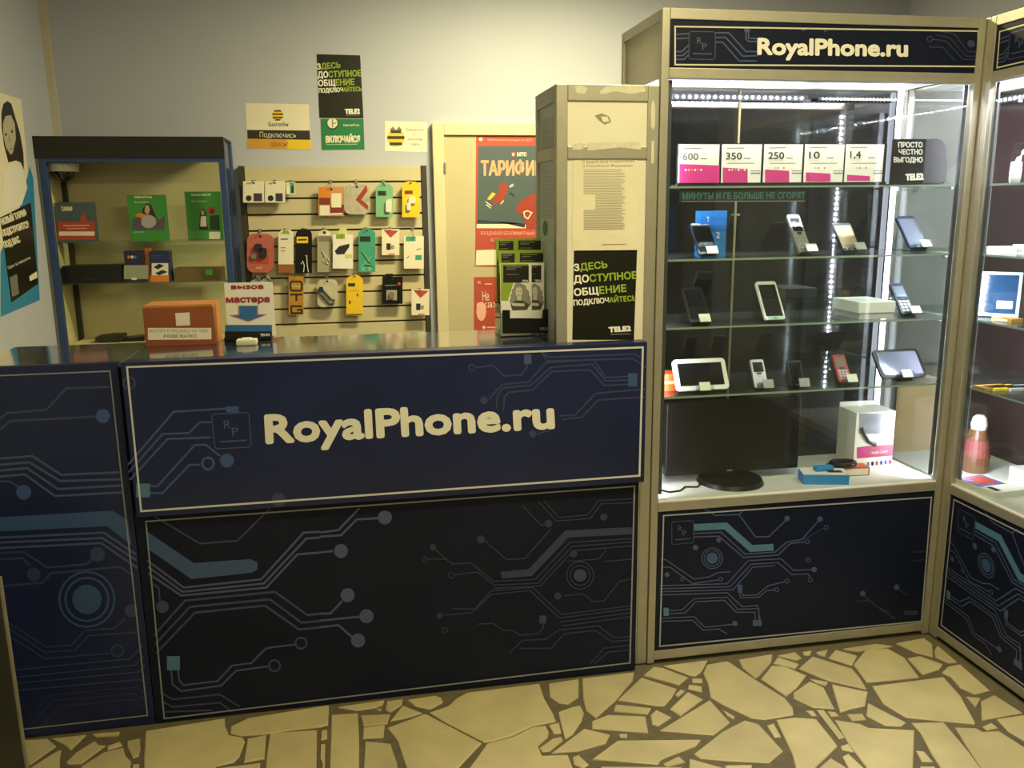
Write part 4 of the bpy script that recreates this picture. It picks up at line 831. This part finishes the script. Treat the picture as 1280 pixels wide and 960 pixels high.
# leaflet holder with leaflets
L6 = (600, 290, 6.4)
yb = .19; T = pix(1, yb, L6)
lx0, lx1 = T(165, 800).x, T(565, 800).x
lh = thing('leaflet_holder', 'clear leaflet holder with black pocket front on the counter', 'leaflet holder', ((lx0 + lx1) / 2, yb + .05, ZT))
zp = T(360, 625).z; zn = T(360, 690).z
bx('base', CLEAR, lh, lx0, lx1, yb, yb + .105, ZT, ZT + .004)
bm = bmesh.new(); prism(bm, [T(*p) for p in ((180, 625), (240, 625), (240, 690), (425, 690), (425, 625), (428, 690), (502, 690), (502, 622), (565, 618), (562, 808), (182, 810))][0:4] + [T(*p) for p in ((425, 692), (502, 692), (502, 622), (565, 618), (562, 808), (182, 810))], (0, .003, 0)); pk = mesh_obj('pocket_front', bm, BLK, lh)
i = Ink(T, NY, off=.0006); i.text('TELE2', (476, 785), (548, 782), 20, GREYT, bold=.08); i.build('print', pk)
bx('back', CLEAR, lh, lx0, lx1, yb + .10, yb + .104, ZT, T(300, 60).z)
for x in (lx0, lx1 - .003): bx('side', CLEAR, lh, x, x + .003, yb + .004, yb + .10, ZT, T(300, 560).z)
for y in (yb + .034, yb + .067): bx('divider', CLEAR, lh, lx0 + .004, lx1 - .004, y, y + .002, ZT + .004, zp + .02)
def leaflet(label, x0, x1, ytop, y, front):
    T = pix(1, y, L6); a = T(x0, ytop); b = T(x1, ytop); t = thing('leaflet', label, 'leaflet', ((a.x + b.x) / 2, y, ZT + .004), 'leaflets in the holder')
    bx('sheet', WHITE if front else LIME, t, a.x, b.x, y, y + .002, ZT + .004, (a.z + b.z) / 2); i = Ink(T, NY, off=.0003); w = x1 - x0
    if front == 1: i.poly([(x0 + 4, ytop + 4), (x0 + w * .9, ytop + 4), (x0 + w * .9, ytop + 150), (x0 + w * .42, ytop + 160), (x0 + w * .25, ytop + 300), (x0 + 8, ytop + 300)], LIME)
    if not front and x1 > 500: i.rect(x1 - 18, ytop + 3, x1 - 1, ytop + 140, WHITE)
    i.rect(x0 + w * .10 if front else x0 + w * .14, ytop + 18, x1 - 22, ytop + (155 if front else 90), BLACK)
    for k, yy in enumerate((30, 46)): i.line([(x0 + w * .2, ytop + yy), (x0 + w * (.7 if k == 0 else .5), ytop + yy)], 8, GREYT)
    i.line([(x0 + w * .2, ytop + 90 if front else ytop + 78), (x0 + w * .6, ytop + 90 if front else ytop + 78)], 5, GREYT)
    if front:
        i.text('TELE2', (x1 - 75, ytop + 148), (x1 - 28, ytop + 148), 14, WHITE, bold=.06); cx = x0 + w * .6; f = w / 240
        HG = M('grey hair print', '8f8c80', .6); FC_ = M('pale face print', 'cfcab8', .6); DT = M('dark top print', '4a4a42', .6)
        for dx, dy, r in ((-5, 190, 34), (22, 205, 36), (-28, 225, 28), (42, 240, 36), (-34, 262, 30), (52, 280, 36), (-40, 300, 30), (60, 315, 34)): i.disc(cx + dx * f, ytop + dy, r * f, HG)
        i.disc(cx, ytop + 230, 26 * f, FC_, ry=40); i.poly([(cx - 12 * f, ytop + 262), (cx + 12 * f, ytop + 262), (cx + 14 * f, ytop + 300), (cx - 14 * f, ytop + 300)], FC_)
        i.disc(cx - 10 * f, ytop + 222, 4 * f, HAIR); i.disc(cx + 10 * f, ytop + 222, 4 * f, HAIR); i.line([(cx, ytop + 228), (cx, ytop + 244)], 2 * f, GREYT); i.line([(cx - 9 * f, ytop + 254), (cx + 9 * f, ytop + 254)], 4 * f, HAIR)
        i.poly([(cx - 62 * f, ytop + 330), (cx - 25 * f, ytop + 296), (cx + 28 * f, ytop + 296), (cx + 80 * f, ytop + 330), (cx + 62 * f, ytop + 372), (cx - 50 * f, ytop + 375)], DT); i.poly([(cx - 58 * f, ytop + 318), (cx + 45 * f, ytop + 322), (cx + 40 * f, ytop + 344), (cx - 50 * f, ytop + 340)], FC_)
    i.build('print', t)
leaflet('lime and black leaflet with woman in front pocket', 160, 412, 250, yb + .012, 1)
leaflet('black and white leaflet behind the front pocket leaflet', 330, 512, 248, yb + .022, 2)
leaflet('lime leaflet in the middle pocket of the holder', 150, 300, 155, yb + .045, 0); leaflet('white-edged leaflet in the middle pocket of the holder', 285, 528, 150, yb + .052, 0)
leaflet('lime leaflet in the rear pocket of the holder', 128, 290, 55, yb + .078, 0); leaflet('white-edged leaflet in the rear pocket of the holder', 275, 508, 50, yb + .085, 0)

# ================================================================== goods in the lit case
C2 = (820, 150, 3.3684)
zs = {1: 1.537, 2: 1.321, 3: 1.113, 4: .895, 0: .562}
# tariff cards in a black rail
yc = .095; T = pix(1, yc, C2)
rl = thing('card_rail', 'black rail holding the tariff cards on the top glass shelf', 'card holder', (T(530, 270).x, yc + .02, zs[1]))
xa, xb_ = T(90, 270).x, T(968, 270).x; bx('base', BLK, rl, xa, xb_, yc, yc + .05, zs[1], zs[1] + .006)
bx('back', BLK, rl, xa, xb_, yc + .008, yc + .012, zs[1] + .006, T(530, 98).z); bx('lip', BLK, rl, xa, xb_, yc, yc + .002, zs[1] + .006, zs[1] + .010)
for k, (x0, x1, num, yt, frac) in enumerate(((97, 268, '600', 185, 1), (280, 447, '350', 200, .64), (458, 620, '250', 208, .64), (630, 795, '10', 220, .64), (803, 962, '1,4', 230, .62))):
    yk = yc + .003; Tk = pix(1, yk, C2); a, b = Tk(x0, 103), Tk(x1, 103); t = thing('tariff_card', ('tariff card numbered 600 with magenta across its whole foot', 'tariff card numbered 350 with the tallest stepped magenta block', 'tariff card numbered 250 in the middle of the black rail', 'tariff card with two-digit figure 10 and low magenta block', 'tariff card with decimal figure 1,4 beside the slogan sign')[k], 'card', ((a.x + b.x) / 2, yk, zs[1] + .0065), 'tariff cards on the top shelf')
    bx('card', WHITE, t, a.x, b.x, yk, yk + .003, zs[1] + .0065, b.z); i = Ink(Tk, NY, off=.0003); w = x1 - x0; db = 268 - k * 3
    i.poly([(x0 + 1, yt), (x0 + w * frac - 1, yt + 6), (x0 + w * frac - 1, db), (x0 + 1, db)], PINK)
    i.text(num, (x0 + 15, 168 - k * 2), (x0 + 15 + 22 * len(num.replace(',', '')), 168 - k * 2), 28, GREYT if k == 0 else GRAPH, bold=.03)
    i.line([(x0 + 18, 120 - k), (x0 + w * .55, 119 - k)], 4, GREYT); i.line([(x0 + 90, 163 - k), (x0 + 118, 163 - k)], 4, GREYT)
    for j in range(6): i.disc(x0 + 28 + j * 13, (210 if k < 2 else 202), 4, (WHITE, YELL, LIME, WHITE, ORAN, WHITE)[j])
    if frac < 1: i.line([(x0 + w * .7, 215), (x0 + w * .95, 214)], 3, GREYT); i.line([(x0 + w * .7, 225), (x0 + w * .95, 224)], 5, GREYT); i.line([(x0 + 20, 183), (x0 + w * .8, 182)], 2.5, GREYT)
    i.build('print', t)
Tk = pix(1, yc, C2); a, b = Tk(985, 265), Tk(1136, 80); t = thing('slogan_sign', 'black sign with white slogan words beside the tariff cards', 'sign', ((a.x + b.x) / 2, yc + .02, zs[1]))
bx('board', DKP, t, a.x, b.x, yc, yc + .005, zs[1], b.z); bx('foot', BLK, t, a.x, b.x, yc + .005, yc + .05, zs[1], zs[1] + .004); i = Ink(Tk, NY, off=.0005)
for s, x, y in (('ПРОСТО', 1020, 115), ('ЧЕСТНО', 1022, 145), ('ВЫГОДНО', 1001, 178)): i.text(s, (x, y), (1121, y), 20, WHITE, bold=.05)
i.text('TELE2', (1052, 253), (1124, 250), 24, WHITE, bold=.1); i.build('print', t)
Tk = pix(1, .13, C2); bm = bmesh.new(); P = [Tk(*p) for p in ((1140, 82), (1200, 75), (1232, 110), (1245, 190), (1250, 255))]; x0 = Tk(1120, 200).x
pts = [V((x0, .13, zs[1])), V((x0, .13, Tk(1130, 84).z))] + P + [V((min(P[-1].x, 1.775), .13, zs[1]))]; prism(bm, [V((min(p.x, 1.775), p.y, p.z)) for p in pts], (0, .1, 0)); bmesh.ops.bevel(bm, geom=list(bm.edges), offset=.008, segments=2, affect='EDGES')
tag(mesh_obj('black_shape', bm, M('matt black', '0c0c0d', .9, noise=(60, .3))), 'black rounded shape behind the slogan sign on the top shelf', 'pouch')  # plain black solid with bevelled edges, set back from the sign
yk = .078; Tk = pix(1, yk, C2); a, b = Tk(100, 345), Tk(632, 290); t = thing('shelf_banner', 'dark strip with teal words hanging under the top glass shelf', 'banner', ((a.x + b.x) / 2, yk, a.z))
bx('strip', M('dark strip', '20211e', .5), t, a.x, b.x, yk, yk + .002, a.z, zs[1] - .0062); i = Ink(Tk, NY, off=.0003); i.text('МИНУТЫ И ГБ БОЛЬШЕ НЕ СГОРЯТ', (112, 334), (627, 330), 25, M('teal lettering', '3c7680', .5), bold=.05); i.line([(108, 343), (625, 341)], 4, M('dim line')); i.build('print', t)

SCR = M('dark screen', '0d0f16', .06, spec=.8); SILV = M('silver shell', 'b4b4b2', .3, .5); TAGW = M('price tag', 'ddd8c8', .6)
def phone(label, cat, px, py, shelf, w, h, body, screen=SCR, tilt=42, rz=0, kind='touch', stand='clear', tagm=TAGW, y=None, border=.06, name='mobile_phone', tagx=.35, nopd=False):
    """phone leaning on an easel; px,py = pixel of the middle of its lower edge on the shelf"""
    z0 = zs[shelf]; p = on(2, px, py, z0)
    if y is not None: p = on(1, px, py, y)
    p.y = min(max(p.y, .085), .34)
    t = local_thing(name, label, cat, (p.x, p.y, z0), rz); tl = math.radians(tilt); c, s = math.cos(tl), math.sin(tl)
    R = Matrix.Rotation(-tl, 4, 'X'); lift = .012; O = Matrix.Translation((0, .004, lift)) @ R
    def bb(nm, mat, x0, x1, y0, y1, zz0, zz1, bev=0, par=t, O=O):
        bm = box(bmesh.new(), x0, x1, y0, y1, zz0, zz1, bev=bev); bmesh.ops.transform(bm, matrix=O, verts=bm.verts); return mesh_obj(nm, bm, mat, par)
    b = bmesh.new(); r = min(w, h) * .12; prism(b, [O @ V((x, 0, zz)) for x, zz in rrect(-w / 2, 0, w / 2, h, r)], O.to_3x3() @ V((0, .009, 0))); sh = mesh_obj('shell', b, body, t)
    if kind in ('touch', 'tablet'):
        e = border * min(w, h); ee = e if kind == 'tablet' else h * .09; bb('screen', screen, -w / 2 + e, w / 2 - e, -.0009, .0, ee, h - ee, par=sh)
        if kind == 'touch': bb('home_button', SILV, -.006, .006, -.0009, 0, h * .025, h * .065, par=sh)
    else:
        bb('screen', screen, -w * .38, w * .38, -.001, 0, h * .55, h * .9, par=sh)
        for a in range(3):
            for q in range(4): bb('key', SILV if kind == 'keys' else GRAPH, (a - 1) * w * .27 - w * .1, (a - 1) * w * .27 + w * .1, -.0015, 0, h * (.08 + q * .095), h * (.145 + q * .095), par=sh)
        bb('nav_key', GRAPH, -w * .18, w * .18, -.0015, 0, h * .465, h * .53, par=sh)
    st = CLEAR
    sw_ = min(w, .06); L = h * .75
    bb('stand_back', st, -sw_ / 2, sw_ / 2, .0095, .0115, -.008, L); bb('stand_lip', st, -sw_ / 2, sw_ / 2, -.014, -.0115, -.004, .014)
    bb('stand_ledge', st, -sw_ / 2, sw_ / 2, -.0115, .0095, -.006, -.004)
    top = O @ V((0, .011, L)); bm = bmesh.new(); prism(bm, [V((-sw_ / 2, top.y, top.z)), V((sw_ / 2, top.y, top.z)), V((sw_ / 2, top.y + .03, .0)), V((-sw_ / 2, top.y + .03, .0))], (0, .002, 0)); mesh_obj('stand_leg', bm, st, t)
    bb('stand_foot', st, -sw_ / 2, sw_ / 2, -.012, top.y + .03, 0, .002, O=Matrix())
    if tagm: bb('price_tag', tagm, w * tagx - .018, w * tagx + .018, -.0165, -.0145, -.008, .020)
    return t
PB = M('blue black shell', '20253a', .25); PGOLD = M('gold shell', '8c7a52', .3, .4); PWH = M('white shell', 'e2e2de', .35); PRED = M('red shell', 'b03030', .35)
GLARE = M('pale glare screen', '8a8fa4', .12, .6)  # pale metallic base colour paints the glare on the dark screens
phone('dark blue smartphone with white tag before the blue carton', 'phone', 893, 324, 2, .062, .125, PB, tagx=.1)
phone('silver flip phone with cream tag on the upper glass shelf', 'phone', 1008, 320, 2, .042, .15, SILV, kind='keys', tilt=40)
phone('gold-faced phone with grey tag on the upper glass shelf', 'phone', 1066, 318, 2, .065, .115, PB, screen=PGOLD, tagm=M('grey tag', '9a9a98', .5))
phone('shiny smartphone with pale glare screen on the upper glass shelf', 'phone', 1150, 314, 2, .072, .14, PB, screen=GLARE, tagx=.25)
cbox('starter_box', 'blue carton with white figure two on the upper glass shelf', 'box', 188, 300, 383, .17, zs[2], .04, M('bright blue carton', '1c74c4', .5, noise=(6, .06)), lambda i: (i.text('T', (213, 430), (225, 430), 22, WHITE), i.text('2', (253, 497), (269, 497), 26, WHITE)), C2)
phone('black smartphone hardly visible with white tag on clear easel', 'phone', 880, 409, 3, .066, .13, BLK, tilt=38, tagx=.15)
phone('white framed smartphone leaning on the middle glass shelf', 'phone', 973, 405, 3, .07, .14, PWH, tilt=36, tagm=None, border=.09)
phone('black silver keypad phone with white tag by the white carton', 'phone', 1137, 397, 3, .05, .125, PB, kind='keys', screen=GLARE)
cb = cbox('phone_carton', 'white two-part phone carton on the middle glass shelf', 'box', 858, 1000, 813, .10, zs[3], .15, M('grey white carton', 'bdbdbd', .5, noise=(6, .04)), None, C2)
Tq = pix(1, .10, C2); bx('lid', M('white lid', 'e4e4e2', .45), cb, Tq(852, 800).x, Tq(1004, 800).x, .096, .254, Tq(920, 812).z, Tq(920, 765).z, bev=.002)
phone('white tablet on clear stand beside the orange reel', 'tablet', 880, 492, 4, .178, .105, PWH, kind='tablet', tilt=30, tagm=TAGW, border=.14, name='tablet', tagx=.0)
phone('grey and white slider phone with tag on the lower glass shelf', 'phone', 953, 489, 4, .045, .095, SILV, kind='keys', tilt=30, tagm=M('grey tag'))
phone('black small phone on clear stand on the lower glass shelf', 'phone', 998, 487, 4, .048, .085, BLK, tilt=25, tagm=M('grey tag'), border=.08)
phone('red and grey keypad phone with white tag on the lower glass shelf', 'phone', 1058, 482, 4, .045, .10, PRED, kind='keys', tilt=35, screen=GREYT)
phone('black tablet with painted glare on the lower glass shelf', 'tablet', 1132, 476, 4, .17, .11, BLK, kind='tablet', screen=GLARE, tilt=40, border=.1, name='tablet', tagx=.0)
p = on(2, 834, 489, zs[4]); rx = p.x + .012
orr = thing('orange_reel', 'orange ring-shaped box with pale band on the lower glass shelf', 'box', (rx, .19, zs[4]))
ORG = M('orange plastic', 'd8541c', .4)
mesh_obj('lower_ring', cyl(bmesh.new(), (rx, .19, zs[4] + .012), .036, .024, seg=28), ORG, orr); mesh_obj('band', cyl(bmesh.new(), (rx, .19, zs[4] + .029), .0365, .010, seg=28), M('pale orange', 'e8a860', .4), orr); mesh_obj('upper_ring', cyl(bmesh.new(), (rx, .19, zs[4] + .045), .035, .022, seg=28), ORG, orr)
# monitor on the deck
mo = thing('computer_monitor', 'black computer monitor on round foot in the lit case', 'monitor', (1.105, .2, zs[0]))
ym = .20; T = pix(1, ym)
a, b = T(834, 500), T(997, 590); z0, z1 = on(1, 920, 590, ym).z, on(1, 920, 500, ym).z; xa, xb_ = max(a.x, .806), b.x
bx('bezel', M('monitor bezel', '0a0a0b', .3), mo, xa, xb_, ym, ym + .028, z0, min(z1, .884), bev=.004); bx('screen', M('monitor screen', '050507', .35), mo, xa + .016, xb_ - .016, ym - .001, ym, z0 + .02, min(z1, .884) - .016)
bx('neck', BLK, mo, 1.075, 1.135, ym + .004, ym + .022, zs[0] + .014, z0 + .004, bev=.003)
mesh_obj('foot', cyl(bmesh.new(), (1.105, ym - .005, zs[0] + .007), .112, .014, seg=48, r2=.105), BLK, mo); bx('badge', SILV, mo, 1.095, 1.115, ym - .0015, ym, z0 + .006, z0 + .010)
tag(mesh_obj('monitor_cable', tube(bmesh.new(), [(.83, .16, zs[0] + .004), (.86, .12, zs[0] + .004), (.90, .125, zs[0] + .004), (.93, .16, zs[0] + .004), (.97, .15, zs[0] + .004), (1.0, .19, zs[0] + .004)], .003, 8), BLK), 'thin black cable lying on the white deck by the monitor', 'cable')
# webcam carton
D8 = (1000, 480, 4.5714); yw = .20
Tw = pix(1, yw, D8)
def d_web(i):
    i.rect(338, 168, 512, 285, M('silver window', 'a9adba', .15, .4, noise=(30, .25))); i.poly([(325, 362), (400, 352), (535, 345), (525, 410), (325, 425)], M('muted magenta', 'a8466c', .5)); i.disc(360, 390, 28, PINK); i.text('WEB CAM', (405, 402), (498, 392), 14, CREAM)
    for k in range(8): i.disc(338 + k * 25, 462 - k * 2.6, 8, (PINK, YELL, LBLUE, BLACK, RED, BLUET, ABL, PINK)[k], ry=13)
wcb = cbox('webcam_carton', 'white carton with silver window and magenta band on the deck', 'box', 325, 548, 160, yw, zs[0], .11, WHITE, d_web, D8)
mesh_obj('webcam', tube(bmesh.new(), [Tw(*p) + V((0, -.003, 0)) for p in ((350, 250), (365, 290), (390, 330), (430, 345))], .006, 8), GRAPH, wcb)
bx('hang_flap', WHITE, wcb, Tw(325, 150).x, Tw(548, 150).x, yw + .104, yw + .107, Tw(400, 162).z, Tw(400, 162).z + .016)
i = Ink(lambda x, y: V((Tw(325, 300).x, yw + .02 + x * .07, zs[0] + .03 + y * .13)), (-1, 0, 0), ys=1, off=.0006)
for r in range(4):
    for c_ in range(2): i.disc(.25 + c_ * .45, r * .28, .16, GRAPH, ry=.09)
i.build('side_print', wcb)
# small boxes in front of it
p = on(2, 1036, 606, zs[0]); bx0 = p.x
tb = local_thing('gadget_carton', 'blue and white flat gadget carton on the white deck', 'box', (bx0, .125, zs[0]), -.25)
b1 = box(bmesh.new(), -.075, .075, -.035, .035, 0, .034, bev=.001); mesh_obj('carton', b1, M('sky blue carton', '3b8fdc', .5, noise=(6, .05)), tb); b1 = box(bmesh.new(), -.0745, .0745, -.0345, .0345, .034, .0365); mesh_obj('lid_print', b1, WHITE, tb); b1 = box(bmesh.new(), .01, .06, -.015, .008, .0366, .0372); mesh_obj('picture', b1, GRAPH, tb)
tb2 = local_thing('gadget_carton', 'orange edged flat gadget carton on the white deck', 'box', (bx0 + .13, .19, zs[0]), -.08); mesh_obj('carton', box(bmesh.new(), -.062, .062, -.035, .035, 0, .030, bev=.001), M('orange carton 2', 'cf5c2c', .5, noise=(6, .05)), tb2); mesh_obj('front_print', box(bmesh.new(), -.056, .056, -.0358, -.0351, .004, .026), CREAM, tb2)
bw = thing('fitness_band', 'black looped wrist band lying on the orange carton', 'wristband', (bx0 + .10, .17, zs[0] + .031))
mesh_obj('strap', tube(bmesh.new(), [(bx0 + .105 + .042 * math.cos(k * math.pi / 10), .182 + .026 * math.sin(k * math.pi / 10), zs[0] + .040) for k in range(20)], .009, 10, True), BLK, bw)
b1 = bmesh.new(); box(b1, bx0 - .03, bx0 + .035, .118, .145, zs[0] + .038, zs[0] + .054, bev=.005); tag(mesh_obj('usb_tag', b1, M('sky blue plastic', '2f8fd0', .35)), 'bright blue plastic tag lying on the blue carton', 'tag')

# ================================================================== goods in the corner case (front at X=1.80)
XQ = 1.85
def cpt(px, py, z): 
    p = on(2, px, py, z); p.x = max(p.x, 1.835); return p
R4 = (1000, 400, 4.5714); R3 = (1000, 230, 4.5714)
def cbox2(name, label, cat, px, py, shelf, w, d, h, mat, group=None, rz=0, extra=None):
    z = zs[shelf]; p = on(2, px, py, z); t = local_thing(name, label, cat, (max(p.x, 1.832) + d / 2, p.y, z), rz, group)
    mesh_obj('carton', box(bmesh.new(), -d / 2, d / 2, -w / 2, w / 2, 0, h, bev=.001), mat, t)
    if extra: extra(t)
    return t
cbox2('white_carton', 'small white carton on the corner case upper shelf', 'box', 1240, 317, 2, .05, .07, .022, M('bright white carton', 'efefef', .5), extra=lambda t: mesh_obj('label', box(bmesh.new(), -.0358, -.0351, -.02, .02, .004, .016), TAGW, t))
cbox2('clear_carton', 'pale clear carton behind the white one in the corner case', 'box', 1272, 317, 2, .05, .07, .028, M('pale grey carton', 'b9bcc0', .4), extra=lambda t: mesh_obj('label', box(bmesh.new(), -.0358, -.0351, -.02, .01, .004, .016), GREYT, t))
z = zs[3]; p = on(2, 1246, 397, zs[3]); ph = local_thing('photo_frame', 'dark blue screen in clear frame with cream tag in the corner case', 'photo frame', (p.x, p.y, z), -.75)
O = Matrix.Rotation(-math.radians(14), 4, 'X')
def lb(nm, mat, *a, par=ph, bev=0):
    bm = box(bmesh.new(), *a, bev=bev); bmesh.ops.transform(bm, matrix=O, verts=bm.verts); return mesh_obj(nm, bm, mat, par)
lb('frame', M('pale frame', 'b8c0cc', .3), -.06, .06, 0, .01, .004, .15, bev=.002); lb('screen', M('deep blue screen', '1c3a5c', .15), -.05, .05, -.001, 0, .014, .14); lb('price_tag', TAGW, -.005, .04, -.003, -.0015, .03, .055); lb('leg', CLEAR, -.02, .02, .01, .013, .004, .12)
mesh_obj('foot', box(bmesh.new(), -.05, .05, -.004, .06, 0, .004), CLEAR, ph)
cbox2('amber_pack', 'flat amber pack on the corner case shelf by the blue screen', 'pack', 1250, 402, 3, .07, .05, .012, M('amber carton', 'b8862e', .5), rz=.2, extra=lambda t: mesh_obj('label', box(bmesh.new(), -.0255, -.0251, -.02, .02, .003, .009), TAGW, t))
for k, (px, mt, nm) in enumerate(((1215, 'amber', 'first'), (1236, 'yellow', 'second'), (1256, 'grey', 'third'), (1274, 'amber', 'last'))):
    cbox2('flat_pack', ('amber flat pack at the post end', 'yellow flat pack next to the post-end amber one', 'grey flat pack between yellow and amber packs', 'amber flat pack beyond the grey one')[k] + ' in the corner case row', 'pack', px, 487, 4, .055, .10, .008, {'amber': M('amber carton'), 'yellow': YELL, 'grey': M('pale grey carton')}[mt], 'flat packs on the corner case shelf', extra=lambda t: mesh_obj('print', box(bmesh.new(), -.03, .02, -.016, .012, .0081, .0088), GRAPH, t))
p = on(0, 1272, 215, XQ); hd = local_thing('headphones', 'white headphones lying on the corner case top shelf', 'headphones', (XQ + .06, p.y - .01, zs[1]), -.6)
mesh_obj('headband', tube(bmesh.new(), [(.06 * math.cos(a), 0, .035 + .075 * math.sin(a)) for a in [math.pi * k / 12 for k in range(13)]], .007, 8), PWH, hd)
for s in (-1, 1): mesh_obj('ear_cup', cyl(bmesh.new(), (s * .058, 0, .032), .031, .026, 'x', 20), PWH, hd)
# figure-shaped bottle on the deck
p = on(2, 1218, 588, zs[0]); bo = local_thing('spray_bottle', 'reddish amber bottle with white cap on the corner case deck', 'bottle', (p.x, p.y, zs[0]), 0)
def lathe(bm, prof, seg=20):
    R_ = [[bm.verts.new((r * math.cos(2 * math.pi * k / seg), r * math.sin(2 * math.pi * k / seg), z)) for k in range(seg)] for r, z in prof]
    for A, B in zip(R_, R_[1:]):
        for k in range(seg): bm.faces.new((A[k], A[(k + 1) % seg], B[(k + 1) % seg], B[k]))
    bm.faces.new(R_[0][::-1]); bm.faces.new(R_[-1]); return bm
mesh_obj('body', lathe(bmesh.new(), [(.043, 0), (.045, .01), (.043, .06), (.034, .12), (.026, .15)]), M('amber liquid', '6e4a2c', .3, noise=(14, .25)), bo)
mesh_obj('label', lathe(bmesh.new(), [(.0448, .055), (.0412, .09), (.0365, .115)]), M('reddish label', '8a4a44', .5, noise=(20, .2)), bo); mesh_obj('cap', lathe(bmesh.new(), [(.024, .15), (.027, .165), (.022, .19), (.012, .2)]), PWH, bo)
cbox2('white_carton', 'tall-sided white carton on the corner case deck', 'box', 1270, 604, 0, .07, .09, .05, WHITE, extra=lambda t: mesh_obj('label', box(bmesh.new(), -.0458, -.0451, -.02, .02, .012, .03), TAGW, t))
p = on(2, 1232, 611, zs[0]); mg = local_thing('printed_carton', 'flat white carton with red and violet print on the corner deck', 'box', (p.x + .01, p.y, zs[0]), .1)
mesh_obj('carton', box(bmesh.new(), -.06, .06, -.085, .085, 0, .018, bev=.001), WHITE, mg); mesh_obj('cover_print', box(bmesh.new(), -.055, .05, -.02, .08, .0181, .0186), M('violet cover print', '6a5c8c', .5), mg); mesh_obj('cover_picture', box(bmesh.new(), -.03, .035, 0, .06, .0187, .0192), M('brick print'), mg); mesh_obj('slot_print', box(bmesh.new(), -.04, -.02, -.07, -.03, .0181, .0186), GRAPH, mg)
